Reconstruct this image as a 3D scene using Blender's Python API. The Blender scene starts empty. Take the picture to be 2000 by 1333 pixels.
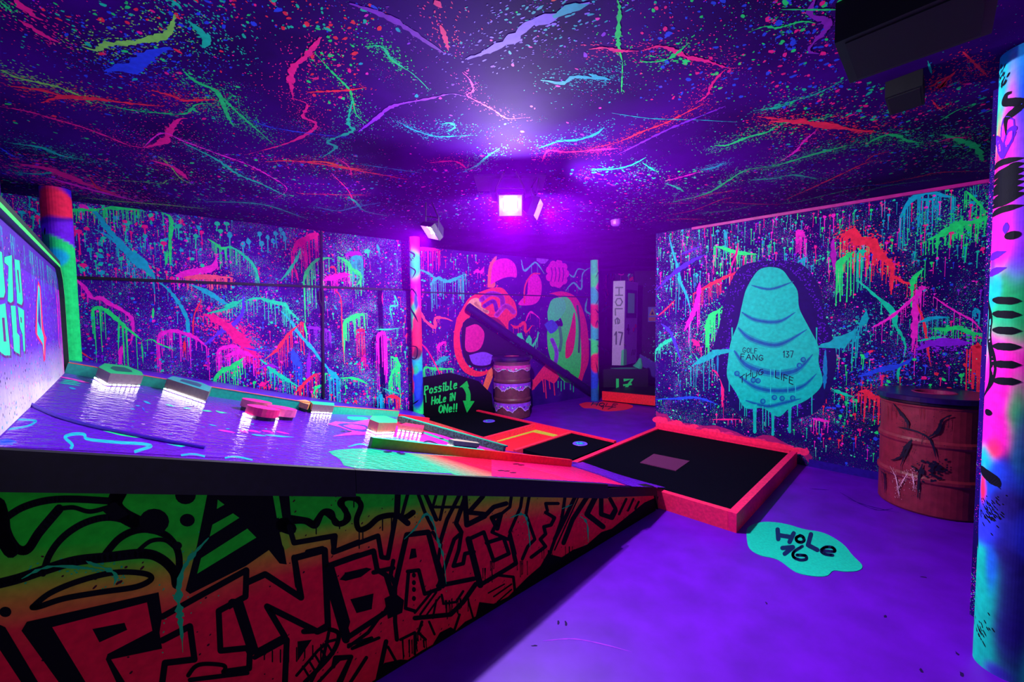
import bpy, math, random
from mathutils import Vector
S = bpy.context.scene
C = S.collection
# ------------------------------------------------------------------ camera
FPX = 820.0; PITCH = math.atan(42.5/820); ROLL = math.radians(.72); EYE = Vector((0, 0, 1.5))
FW = Vector((0, math.cos(PITCH), -math.sin(PITCH)))
_r = Vector((1, 0, 0)); _u = _r.cross(FW)
RT = math.cos(ROLL)*_r - math.sin(ROLL)*_u
UP = math.sin(ROLL)*_r + math.cos(ROLL)*_u
cd = bpy.data.cameras.new('camera'); cam = bpy.data.objects.new('camera', cd); C.objects.link(cam)
cd.sensor_width = 36; cd.lens = FPX/2000*36; cd.clip_start = .02
from mathutils import Matrix
cam.matrix_world = Matrix(((RT.x, UP.x, -FW.x, EYE.x), (RT.y, UP.y, -FW.y, EYE.y), (RT.z, UP.z, -FW.z, EYE.z), (0, 0, 0, 1)))
S.camera = cam
# ------------------------------------------------------------------ world, exposure, added fill lights out of frame
S.view_settings.view_transform = 'Standard'; S.view_settings.look = 'None'
S.view_settings.exposure = 0.0; S.view_settings.gamma = 1; S.view_settings.use_curve_mapping = False
W = bpy.data.worlds.new('world'); S.world = W; W.use_nodes = True
W.node_tree.nodes['Background'].inputs[0].default_value = (.55, .38, 1, 1)
W.node_tree.nodes['Background'].inputs[1].default_value = .085
UV = (.88, .84, 1.0)          # colour of the ultraviolet flood lamps
def area(loc, target, size, power, col=UV, name='fill_light'):
    l = bpy.data.lights.new(name, 'AREA'); l.energy = power; l.color = col; l.shape = 'DISK'; l.size = size
    o = bpy.data.objects.new(name, l); C.objects.link(o); o.location = loc
    o.rotation_euler = (Vector(target)-Vector(loc)).to_track_quat('-Z', 'Y').to_euler(); return o
def spot(loc, target, power, angle=2.4, col=UV, blend=.6, r=.06, name='lamp_light', parent=None):
    l = bpy.data.lights.new(name, 'SPOT'); l.energy = power; l.color = col; l.spot_size = angle; l.spot_blend = blend; l.shadow_soft_size = r
    o = bpy.data.objects.new(name, l); C.objects.link(o); o.location = loc
    o.rotation_euler = (Vector(target)-Vector(loc)).to_track_quat('-Z', 'Y').to_euler(); return o
area((1.9, -1.9, .95), (-.2, 1.9, .75), .4, 20)              # fill light added behind the camera to lift the side panel
area((-2.2, .0, 1.8), (-1.7, 1.5, 2.54), .4, 11, (.75, .85, 1))      # added light out of frame, brightens the upper left ceiling
# ------------------------------------------------------------------ maths
def ray(x, y): return FW + RT*((x-1000)/FPX) - UP*((y-666.5)/FPX)
def onpl(x, y, p, n):
    d = ray(x, y); return EYE + d*((p-EYE).dot(n)/d.dot(n))
def onz(x, y, z=0.): return onpl(x, y, Vector((0, 0, z)), Vector((0, 0, 1)))
def V2(a, z=0): return Vector((a[0], a[1], z))
class Surf:
    """a flat painted surface: origin p, normal n to the room, in-plane axes e1, e2"""
    def __init__(s, p, n, e1, e2): s.p, s.n, s.e1, s.e2 = Vector(p), Vector(n).normalized(), Vector(e1).normalized(), Vector(e2).normalized()
    def P(s, x, y, off=0): q = onpl(x, y, s.p, s.n); return q + s.n*off
    def M(s, a, b, off=0): return s.p + s.e1*a + s.e2*b + s.n*off
    def ab(s, x, y):
        q = onpl(x, y, s.p, s.n) - s.p; return (q.dot(s.e1), q.dot(s.e2))
def wallsurf(a, b):
    a = V2(a); b = V2(b); d = (b-a).normalized(); n = Vector((d.y, -d.x, 0))
    if n.dot(EYE-a) < 0: n = -n
    return Surf(a, n, d, (0, 0, 1))
class CylSurf:
    def __init__(s, x, y, r, z0, z1): s.c = Vector((x, y, 0)); s.r = r; s.z0 = z0; s.z1 = z1; s.a0 = math.atan2(-y, -x)
    def M(s, a, b, off=0):
        t = s.a0 + a/s.r; return s.c + Vector((math.cos(t), math.sin(t), 0))*(s.r+off) + Vector((0, 0, b))
    def ab(s, x, y):
        d = ray(x, y); dx, dy = d.x, d.y; ex, ey = EYE.x-s.c.x, EYE.y-s.c.y
        A = dx*dx+dy*dy; B = 2*(ex*dx+ey*dy); Cc = ex*ex+ey*ey-s.r*s.r; D = max(0, B*B-4*A*Cc)
        t = (-B-math.sqrt(D))/2/A; q = EYE + d*t - s.c
        th = math.atan2(q.y, q.x)-s.a0
        while th > math.pi: th -= 2*math.pi
        while th < -math.pi: th += 2*math.pi
        return (th*s.r, q.z)
    def P(s, x, y, off=0): a, b = s.ab(x, y); return s.M(a, b, off)
def hx(h):
    c = [int(h[i:i+2], 16)/255 for i in (0, 2, 4)]
    return tuple(v/12.92 if v <= .04045 else ((v+.055)/1.055)**2.4 for v in c)
PK = hx('ff1890'); MG = hx('ff20d0'); TL = hx('10d8a8'); CY = hx('10b0d0'); GR = hx('20f078'); RD = hx('ff2850'); BL = hx('2848f0')
PU = hx('9018e8'); WH = hx('f0e8ff'); BK = hx('07060f'); LG = hx('90f060'); OR = hx('ff5030'); NV = hx('1a0a50')
def smooth(pts, k=5):
    out = []; n = len(pts)
    if n < 3: 
        return [(pts[0][0]+(pts[-1][0]-pts[0][0])*i/k, pts[0][1]+(pts[-1][1]-pts[0][1])*i/k) for i in range(k+1)]
    for i in range(n-1):
        p0 = pts[max(0, i-1)]; p1 = pts[i]; p2 = pts[i+1]; p3 = pts[min(n-1, i+2)]
        for j in range(k):
            t = j/k; t2 = t*t; t3 = t2*t
            out.append(tuple(.5*((2*p1[c])+(-p0[c]+p2[c])*t+(2*p0[c]-5*p1[c]+4*p2[c]-p3[c])*t2+(-p0[c]+3*p1[c]-3*p2[c]+p3[c])*t3) for c in (0, 1)))
    out.append(pts[-1]); return out
def dense(pts, k):
    out = []
    for a, b in zip(pts, pts[1:]):
        for j in range(k): out.append((a[0]+(b[0]-a[0])*j/k, a[1]+(b[1]-a[1])*j/k))
    out.append(pts[-1]); return out
# ------------------------------------------------------------------ materials
def nt(name):
    m = bpy.data.materials.new(name); m.use_nodes = True; t = m.node_tree
    return m, t, t.nodes, t.links, t.nodes['Principled BSDF']
def mat(name, col, rough=.6, noise=.12, scale=14, metal=0, spec=.3, bump=0):
    m, t, N, L, b = nt(name)
    col = hx(col) if isinstance(col, str) else col
    tc = N.new('ShaderNodeTexCoord'); no = N.new('ShaderNodeTexNoise'); no.inputs['Scale'].default_value = scale; no.inputs['Detail'].default_value = 5
    L.new(tc.outputs['Object'], no.inputs['Vector'])
    r = N.new('ShaderNodeMapRange'); r.inputs[1].default_value = .3; r.inputs[2].default_value = .7; r.inputs[3].default_value = 1-noise*2; r.inputs[4].default_value = 1+noise
    L.new(no.outputs['Fac'], r.inputs[0])
    mx = N.new('ShaderNodeVectorMath'); mx.operation = 'SCALE'; mx.inputs[0].default_value = col; L.new(r.outputs[0], mx.inputs['Scale']); L.new(mx.outputs[0], b.inputs['Base Color'])
    b.inputs['Roughness'].default_value = rough; b.inputs['Metallic'].default_value = metal; b.inputs['Specular IOR Level'].default_value = spec
    if bump:
        bp = N.new('ShaderNodeBump'); bp.inputs['Strength'].default_value = bump; bp.inputs['Distance'].default_value = .01; L.new(no.outputs['Fac'], bp.inputs['Height']); L.new(bp.outputs[0], b.inputs['Normal'])
    return m
def glow(name, col, st):
    m, t, N, L, b = nt(name); b.inputs['Base Color'].default_value = (*col, 1); b.inputs['Emission Color'].default_value = (*col, 1); b.inputs['Emission Strength'].default_value = st; return m
def paintmat(name, rough=.55, spec=.25, noise=.25, ripple=0, sc=30):
    """paint whose colour is stored on the mesh ("paint" colour attribute), lightly mottled"""
    m, t, N, L, b = nt(name)
    a = N.new('ShaderNodeVertexColor'); a.layer_name = 'paint'
    tc = N.new('ShaderNodeTexCoord'); no = N.new('ShaderNodeTexNoise'); no.inputs['Scale'].default_value = sc; no.inputs['Detail'].default_value = 6
    L.new(tc.outputs['Object'], no.inputs['Vector'])
    r = N.new('ShaderNodeMapRange'); r.inputs[1].default_value = .3; r.inputs[2].default_value = .7; r.inputs[3].default_value = 1-noise; r.inputs[4].default_value = 1.05
    L.new(no.outputs['Fac'], r.inputs[0])
    mx = N.new('ShaderNodeVectorMath'); mx.operation = 'SCALE'; L.new(a.outputs['Color'], mx.inputs[0]); L.new(r.outputs[0], mx.inputs['Scale']); L.new(mx.outputs[0], b.inputs['Base Color'])
    b.inputs['Roughness'].default_value = rough; b.inputs['Specular IOR Level'].default_value = spec
    if ripple:
        n2 = N.new('ShaderNodeTexNoise'); n2.inputs['Scale'].default_value = 26; n2.inputs['Detail'].default_value = 3; L.new(tc.outputs['Object'], n2.inputs['Vector'])
        bp = N.new('ShaderNodeBump'); bp.inputs['Strength'].default_value = ripple; bp.inputs['Distance'].default_value = .012; L.new(n2.outputs['Fac'], bp.inputs['Height']); L.new(bp.outputs[0], b.inputs['Normal'])
    return m
def speckmat(name, base, base2, scale=90, dens=.5, thr=.2, cols=None, rough=.8, spec=.05):
    """dark painted wall with a fine mist of neon specks"""
    m, t, N, L, b = nt(name)
    tc = N.new('ShaderNodeTexCoord'); no = N.new('ShaderNodeTexNoise'); no.inputs['Scale'].default_value = 1.6; no.inputs['Detail'].default_value = 6
    L.new(tc.outputs['Object'], no.inputs['Vector'])
    cr = N.new('ShaderNodeValToRGB'); cr.color_ramp.elements[0].position = .35; cr.color_ramp.elements[1].position = .68
    cr.color_ramp.elements[0].color = (*hx(base), 1); cr.color_ramp.elements[1].color = (*hx(base2), 1); L.new(no.outputs['Fac'], cr.inputs[0])
    cur = cr.outputs[0]
    for k, (sc, th) in enumerate(((scale, thr), (scale*.45, thr*.75), (scale*2, thr*1.2))):
        vo = N.new('ShaderNodeTexVoronoi'); vo.inputs['Scale'].default_value = sc; L.new(tc.outputs['Object'], vo.inputs['Vector'])
        n2 = N.new('ShaderNodeTexNoise'); n2.inputs['Scale'].default_value = 2.3+k*1.3; n2.inputs['Detail'].default_value = 4; L.new(tc.outputs['Object'], n2.inputs['Vector'])
        mr = N.new('ShaderNodeMapRange'); mr.inputs[1].default_value = .62-dens*.3; mr.inputs[2].default_value = .8; mr.inputs[3].default_value = 0; mr.inputs[4].default_value = th*1.6; L.new(n2.outputs['Fac'], mr.inputs[0])
        lt = N.new('ShaderNodeMath'); lt.operation = 'LESS_THAN'; L.new(vo.outputs['Distance'], lt.inputs[0]); L.new(mr.outputs[0], lt.inputs[1])
        sep = N.new('ShaderNodeSeparateColor'); L.new(vo.outputs['Color'], sep.inputs[0])
        c2 = N.new('ShaderNodeValToRGB'); c2.color_ramp.interpolation = 'CONSTANT'
        cl = cols or [PK, TL, CY, BL, MG, GR, PU]
        e = c2.color_ramp.elements
        while len(e) < len(cl): e.new(.5)
        for i, c in enumerate(cl): e[i].position = i/len(cl); e[i].color = (*c, 1)
        L.new(sep.outputs[0], c2.inputs[0])
        mx = N.new('ShaderNodeMix'); mx.data_type = 'RGBA'; L.new(lt.outputs[0], mx.inputs[0]); L.new(cur, mx.inputs[6]); L.new(c2.outputs[0], mx.inputs[7]); cur = mx.outputs[2]
    L.new(cur, b.inputs['Base Color']); b.inputs['Roughness'].default_value = rough; b.inputs['Specular IOR Level'].default_value = spec
    return m
M_PAINT = paintmat('splatter_paint', rough=.7, spec=.08)
# ------------------------------------------------------------------ objects
def tag(o, label=None, cat=None, group=None, kind=None):
    if label: o['label'] = label
    if cat: o['category'] = cat
    if group: o['group'] = group
    if kind: o['kind'] = kind
    return o
def empty(name, loc, label=None, cat=None, group=None):
    o = bpy.data.objects.new(name, None); C.objects.link(o); o.location = loc; o.empty_display_size = .1; tag(o, label, cat, group); return o
class MB:
    """collects world-space polygons with colours; build() links one mesh object"""
    def __init__(s): s.v = []; s.f = []; s.c = []; s.mi = []; s.k = 0; s.smooth = []
    def off(s): s.k += 1; return .0002 + (s.k % 300)*1.5e-6
    def offh(s): s.h = getattr(s, 'h', 0)+1; return .0008 + s.h*2e-6
    def poly(s, pts, col=(1, 1, 1), mi=0, sm=False):
        i = len(s.v); s.v += [tuple(p) for p in pts]; s.f.append(list(range(i, i+len(pts)))); s.mi.append(mi); s.smooth.append(sm)
        if col and isinstance(col[0], (tuple, list)): s.c += [tuple(c) for c in col]
        else: s.c += [tuple(col)]*len(pts)
    def box(s, c, ax, ay, az, col=(1, 1, 1), mi=0, bev=0):
        """c centre, ax ay az half-extent vectors"""
        c, ax, ay, az = Vector(c), Vector(ax), Vector(ay), Vector(az)
        P = lambda i, j, k: c+ax*i+ay*j+az*k
        for q in (((-1,-1,-1),(-1,1,-1),(1,1,-1),(1,-1,-1)), ((-1,-1,1),(1,-1,1),(1,1,1),(-1,1,1)), ((-1,-1,-1),(1,-1,-1),(1,-1,1),(-1,-1,1)),
                  ((1,1,-1),(-1,1,-1),(-1,1,1),(1,1,1)), ((-1,1,-1),(-1,-1,-1),(-1,-1,1),(-1,1,1)), ((1,-1,-1),(1,1,-1),(1,1,1),(1,-1,1))):
            s.poly([P(*k) for k in q], col, mi)
    def bbox(s, x0, x1, y0, y1, z0, z1, col=(1, 1, 1), mi=0):
        s.box(((x0+x1)/2, (y0+y1)/2, (z0+z1)/2), ((x1-x0)/2, 0, 0), (0, (y1-y0)/2, 0), (0, 0, (z1-z0)/2), col, mi)
    def slab(s, top, dn, col=(1, 1, 1), mi=0, side=None, mside=None):
        """extrude polygon (list of Vector) by vector dn"""
        dn = Vector(dn); top = [Vector(p) for p in top]; n = len(top)
        nn = sum(((top[i]-top[0]).cross(top[(i+1) % n]-top[0]) for i in range(1, n-1)), Vector())
        if nn.dot(dn) > 0: top = top[::-1]
        bot = [p+dn for p in top]
        s.poly(top, col, mi); s.poly(bot[::-1], side or col, mi if mside is None else mside)
        for i in range(n):
            j = (i+1) % n; s.poly([top[j], top[i], bot[i], bot[j]], side or col, mi if mside is None else mside)
    def tube(s, pts, r, col=(1, 1, 1), n=12, mi=0, cap=True):
        pts = [Vector(p) for p in pts]; rings = []
        rr = r if isinstance(r, (list, tuple)) else [r]*len(pts)
        for i, p in enumerate(pts):
            d = (pts[min(i+1, len(pts)-1)]-pts[max(0, i-1)]).normalized(); a = d.cross(Vector((0, 0, 1)))
            if a.length < .05: a = d.cross(Vector((1, 0, 0)))
            a.normalize(); b = d.cross(a).normalized()
            rings.append([p+(a*math.cos(2*math.pi*k/n)+b*math.sin(2*math.pi*k/n))*rr[i] for k in range(n)])
        for A, B in zip(rings, rings[1:]):
            for k in range(n): s.poly([A[k], B[k], B[(k+1) % n], A[(k+1) % n]], col, mi, True)
        if cap: s.poly(rings[0], col, mi); s.poly(rings[-1][::-1], col, mi)
    def lathe(s, cx, cy, prof, col=(1, 1, 1), n=48, mi=0, cf=None):
        for (r0, z0), (r1, z1) in zip(prof, prof[1:]):
            for k in range(n):
                a, b = 2*math.pi*k/n, 2*math.pi*(k+1)/n
                q = [(cx+r0*math.cos(a), cy+r0*math.sin(a), z0), (cx+r0*math.cos(b), cy+r0*math.sin(b), z0), (cx+r1*math.cos(b), cy+r1*math.sin(b), z1), (cx+r1*math.cos(a), cy+r1*math.sin(a), z1)]
                if r0 < 1e-6: q = q[1:]
                elif r1 < 1e-6: q = q[:3]
                s.poly(q, [cf(Vector(p)) for p in q] if cf else col, mi, True)
    # ---- painting, F maps surface coordinates to space
    def disc(s, F, x, y, rx, ry=None, col=PK, ang=0, n=7, off=None, jag=0, mi=1):
        ry = ry or rx; off = off or (s.offh() if n > 8 else s.off()); P = []
        for k in range(n):
            t = 2*math.pi*k/n; j = 1+random.uniform(-jag, jag)
            a, b = rx*math.cos(t)*j, ry*math.sin(t)*j
            P.append(F(x+a*math.cos(ang)-b*math.sin(ang), y+a*math.sin(ang)+b*math.cos(ang), off))
        s.poly(P, col, mi)
    def ribbon(s, F, pts, w, col, off=None, jit=0, taper=True, mi=1):
        """w full width, number or list"""
        n = len(pts); off = off or s.offh(); L = []; R = []
        for i, p in enumerate(pts):
            a = pts[max(0, i-1)]; b = pts[min(n-1, i+1)]; dx, dy = b[0]-a[0], b[1]-a[1]; l = math.hypot(dx, dy) or 1
            ww = (w[i] if isinstance(w, (list, tuple)) else w)*.5*(1+random.uniform(-jit, jit))
            if taper: ww *= min(1, .25+3*i/n, .1+3*(n-1-i)/n)
            L.append((p[0]-dy/l*ww, p[1]+dx/l*ww)); R.append((p[0]+dy/l*ww, p[1]-dx/l*ww))
        for i in range(n-1): s.poly([F(*L[i], off), F(*R[i], off), F(*R[i+1], off), F(*L[i+1], off)], col, mi)
    def line(s, F, pts, w, col, off=None, mi=1, curve=False):
        """marker line with round joints"""
        off = off or s.offh()
        if curve: pts = smooth(pts, 6)
        for a, b in zip(pts, pts[1:]):
            dx, dy = b[0]-a[0], b[1]-a[1]; l = math.hypot(dx, dy)
            if l < 1e-9: continue
            nx, ny = -dy/l*w/2, dx/l*w/2
            s.poly([F(a[0]+nx, a[1]+ny, off), F(a[0]-nx, a[1]-ny, off), F(b[0]-nx, b[1]-ny, off), F(b[0]+nx, b[1]+ny, off)], col, mi)
        for a in pts: s.disc(F, a[0], a[1], w/2, None, col, n=10, off=off+1e-6, mi=mi)
    def fill(s, F, pts, col, off=None, mi=1, curve=False, k=5):
        off = off or s.offh()
        if curve: pts = smooth(list(pts)+[pts[0]], k)[:-1]
        s.poly([F(p[0], p[1], off) for p in pts], col, mi)
    def drip(s, F, a, b, w, l, col):
        o = s.off(); j = random.uniform(-.15, .15)*w*4
        s.ribbon(F, [(a, b), (a+j*.3, b-l*.5), (a+j, b-l)], [w*1.2, w*.8, w*.8], col, o, taper=False)
        s.disc(F, a+j, b-l, w*.62, w*1.1, col, n=6)
    def stroke(s, sf, pts, w, col, drips=0, dl=.15, spray=0, spread=3, jit=.45, k=7, thin=False, conv=True, fleck=.6):
        """thrown paint: pts in photo pixels laid on surface sf, w in metres"""
        q = [sf.ab(*p) for p in pts] if conv else pts; q = smooth(q, k); q2 = [q[0]]
        for p in q[1:]:
            if math.hypot(p[0]-q2[-1][0], p[1]-q2[-1][1]) > w*.55: q2.append(p)
        if len(q2) > 2: q = q2
        s.ribbon(sf.M, q, w, col, jit=jit)
        if not thin and len(q) > 4: s.ribbon(sf.M, [(x+random.uniform(-w, w)*.22, y+random.uniform(-w, w)*.22) for x, y in q], w*.7, col, jit=.6)
        for i in range(drips):
            p = random.choice(q); s.drip(sf.M, p[0]+random.uniform(-w, w)*.4, p[1]-w*.2, random.uniform(.004, .009)*min(1.3, max(.6, w/.04)), random.uniform(.25, 1.2)*dl, col)
        for i in range(spray):
            p = random.choice(q); g = random.gauss(0, w*spread*.5); h = random.gauss(0, w*spread*.5); d = math.hypot(g, h)/(w*spread)
            r = random.uniform(.25, 1)*w*.22/(1+d*2)
            r = min(.009, max(.0022, r)); k_ = max(1, min(len(q)-1, q.index(p))); an = math.atan2(q[k_][1]-q[k_-1][1], q[k_][0]-q[k_-1][0])+random.gauss(0, .35)
            s.disc(sf.M, p[0]+g, p[1]+h, r*random.uniform(1, 1+fleck), r, col, ang=an, n=6, jag=.3)
    def build(s, name, mats, parent=None, weld=False):
        me = bpy.data.meshes.new(name); org = Vector((0, 0, 0))
        if parent is not None: org = PO[parent.name]
        elif s.v:
            v0 = s.v; xs = [p[0] for p in v0]; ys = [p[1] for p in v0]; zs = [p[2] for p in v0]
            org = Vector(((min(xs)+max(xs))/2, (min(ys)+max(ys))/2, min(zs)))
        me.from_pydata([(p[0]-org.x, p[1]-org.y, p[2]-org.z) for p in s.v], [], s.f)
        ca = me.color_attributes.new('paint', 'FLOAT_COLOR', 'POINT')
        flat = []
        for c in s.c: flat += [c[0], c[1], c[2], 1]
        ca.data.foreach_set('color', flat)
        mats = mats if isinstance(mats, (list, tuple)) else [mats]
        for m in mats: me.materials.append(m)
        me.polygons.foreach_set('material_index', [min(m, len(mats)-1) for m in s.mi])
        me.polygons.foreach_set('use_smooth', s.smooth)
        if weld:
            import bmesh
            b = bmesh.new(); b.from_mesh(me); bmesh.ops.remove_doubles(b, verts=b.verts, dist=1e-5); b.to_mesh(me); b.free()
        me.update()
        o = bpy.data.objects.new(name, me); C.objects.link(o)
        if parent is not None: o.parent = parent
        else: o.location = org
        PO[o.name] = org
        return o
PO = {}
def thing(name, loc, label, cat, group=None):
    o = empty(name, loc, label, cat, group); PO[o.name] = Vector(loc); return o
def splats(mb, sf, a0, a1, b0, b1, n, cols, drip=.35, rmin=.003, rmax=.016, dl=.12, mask=None, el=1.3, ang=None):
    for i in range(n):
        a, b = random.uniform(a0, a1), random.uniform(b0, b1)
        if mask and not mask(a, b): continue
        c = random.choice(cols); r = rmin+(rmax-rmin)*random.random()**3
        mb.disc(sf.M, a, b, r*random.uniform(1, el), r, c, ang=(ang if ang is not None else 0)+random.gauss(0, .5), n=6, jag=.35)
        if r > .006 and random.random() < drip: mb.drip(sf.M, a, b, r*.55, random.uniform(.15, 1)*dl, c)
def Z(pts, ox, oy, s): return [(ox+x/s, oy+y/s) for x, y in pts]
# stroke letters, 1 high, baseline y=0 (y up)
G = {
 'A': (.7, [[(0,0),(.35,1),(.7,0)],[(.15,.38),(.56,.38)]]), 'B': (.6, [[(0,0),(0,1),(.4,.95),(.45,.7),(.05,.55),(.5,.45),(.55,.12),(0,0)]]),
 'D': (.6, [[(0,0),(0,1),(.45,.8),(.5,.25),(0,0)]]), 'E': (.5, [[(.5,1),(0,1),(0,0),(.5,0)],[(0,.52),(.4,.52)]]), 'e': (.5, [[(.05,.33),(.45,.4),(.4,.62),(.15,.62),(0,.3),(.15,.02),(.45,.1)]]),
 'F': (.5, [[(.5,1),(0,1),(0,0)],[(0,.52),(.4,.52)]]), 'G': (.6, [[(.55,.85),(.25,1),(0,.6),(.05,.15),(.35,0),(.58,.2),(.55,.45),(.3,.45)]]),
 'H': (.6, [[(0,0),(0,1)],[(.6,0),(.6,1)],[(0,.5),(.6,.5)]]), 'I': (.15, [[(.07,0),(.07,1)]]), 'i': (.2, [[(.1,0),(.1,.62)],[(.02,.85),(.12,.97),(.24,.85)]]),
 'L': (.5, [[(0,1),(0,0),(.5,.04)]]), 'N': (.6, [[(0,0),(0,1),(.55,0),(.6,1)]]), 'O': (.6, [[(.3,1),(.03,.75),(.03,.25),(.3,0),(.57,.25),(.57,.75),(.3,1)]]), 'o': (.5, [[(.25,.62),(.02,.45),(.05,.12),(.28,0),(.48,.2),(.45,.5),(.25,.62)]]),
 'P': (.55, [[(0,0),(0,1),(.45,.95),(.5,.6),(.02,.48)]]), 's': (.45, [[(.42,.6),(.12,.66),(.05,.45),(.38,.28),(.35,.04),(.02,.02)]]), 'b': (.5, [[(0,1),(0,0),(.4,.05),(.45,.4),(.05,.5)]]),
 'l': (.3, [[(.05,1),(.05,.02),(.25,.02)]]), 'T': (.6, [[(0,1),(.6,1)],[(.3,1),(.3,0)]]), 'U': (.6, [[(0,1),(.03,.15),(.3,0),(.57,.15),(.6,1)]]),
 '1': (.3, [[(0,.75),(.2,1),(.2,0)]]), '6': (.55, [[(.5,1),(.15,.7),(.02,.3),(.2,0),(.5,.15),(.45,.45),(.08,.4)]]), '7': (.5, [[(0,1),(.5,1),(.2,0)]]), '!': (.2, [[(.1,1),(.1,.35)],[(.1,.08),(.1,.04)]]), '.': (.2, [[(.1,.05),(.1,.02)]]),
 '3': (.5, [[(0,.95),(.45,.9),(.15,.55),(.5,.35),(.3,0),(0,.1)]]), 'Z': (.6, [[(0,1),(.6,1),(0,0),(.6,0)]]), '4': (.6, [[(.45,0),(.45,1),(0,.35),(.6,.35)]]), 'K': (.5, [[(0,0),(0,1)],[(.5,1),(.05,.45),(.5,0)]]), 'R': (.55, [[(0,0),(0,1),(.45,.95),(.45,.6),(.05,.5),(.5,0)]]), ' ': (.35, [])}
def write(mb, F, text, x0, y0, ux, uy, vx, vy, w, col, gap=.22, mi=1):
    """x0,y0 start; (ux,uy) vector of one em along the line, (vx,vy) up vector of cap height"""
    x = 0
    for ch in text:
        wd, st = G[ch]
        for pl in st: mb.line(F, [(x0+(x+a)*ux+b*vx, y0+(x+a)*uy+b*vy) for a, b in pl], w, col, mi=mi)
        x += wd+gap
# ================================================================== SETTING
random.seed(7)
H = 2.54
M_FLOOR = mat('violet_floor_paint', '5e04b8', rough=.45, noise=.12, scale=5, spec=.22)
M_DARK = mat('black_navy_paint', '0a0720', rough=.7, noise=.2)
M_WALL = speckmat('speckled_wall_paint', '12034a', '240474', dens=.9, thr=.25)
M_WALL2 = speckmat('speckled_left_wall_paint', '24046c', '4606a4', dens=.95, thr=.27)
M_CEIL = speckmat('speckled_ceiling_paint', '200048', '380070', scale=60, dens=.35, thr=.18, spec=.02)
M_MURAL = speckmat('mural_wall_paint', '22066e', '480a9c', scale=80, dens=.3, thr=.2)
# ---- floor
f = MB(); f.poly([(-7, -3.5, 0), (7, -3.5, 0), (7, 14, 0), (-7, 14, 0)])
FL = Surf((0, 0, 0), (0, 0, 1), (1, 0, 0), (0, 1, 0))
for pl in ([(1640, 962), (1680, 985), (1715, 997), (1745, 994)], [(1655, 975), (1700, 990), (1760, 1003)], [(1580, 955), (1620, 958)]):
    f.stroke(FL, pl, .012, hx('2a0680'), thin=True)
f.stroke(FL, [(1060, 1253), (1120, 1249), (1180, 1260), (1235, 1275)], .006, hx('a030ff'), thin=True)
for q in [(1803, 1128), (1870, 1278), (1878, 1318), (1730, 1205), (1090, 1217), (1105, 1218), (1497, 1179), (1045, 1262), (1800, 1310)]:
    a = FL.ab(*q); f.disc(FL.M, a[0], a[1], .016, .006, hx('22084c'), ang=random.random()*3, jag=.4, n=8)
o = f.build('floor', [M_FLOOR, M_PAINT]); tag(o, 'violet painted concrete floor', kind='structure')
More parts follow.
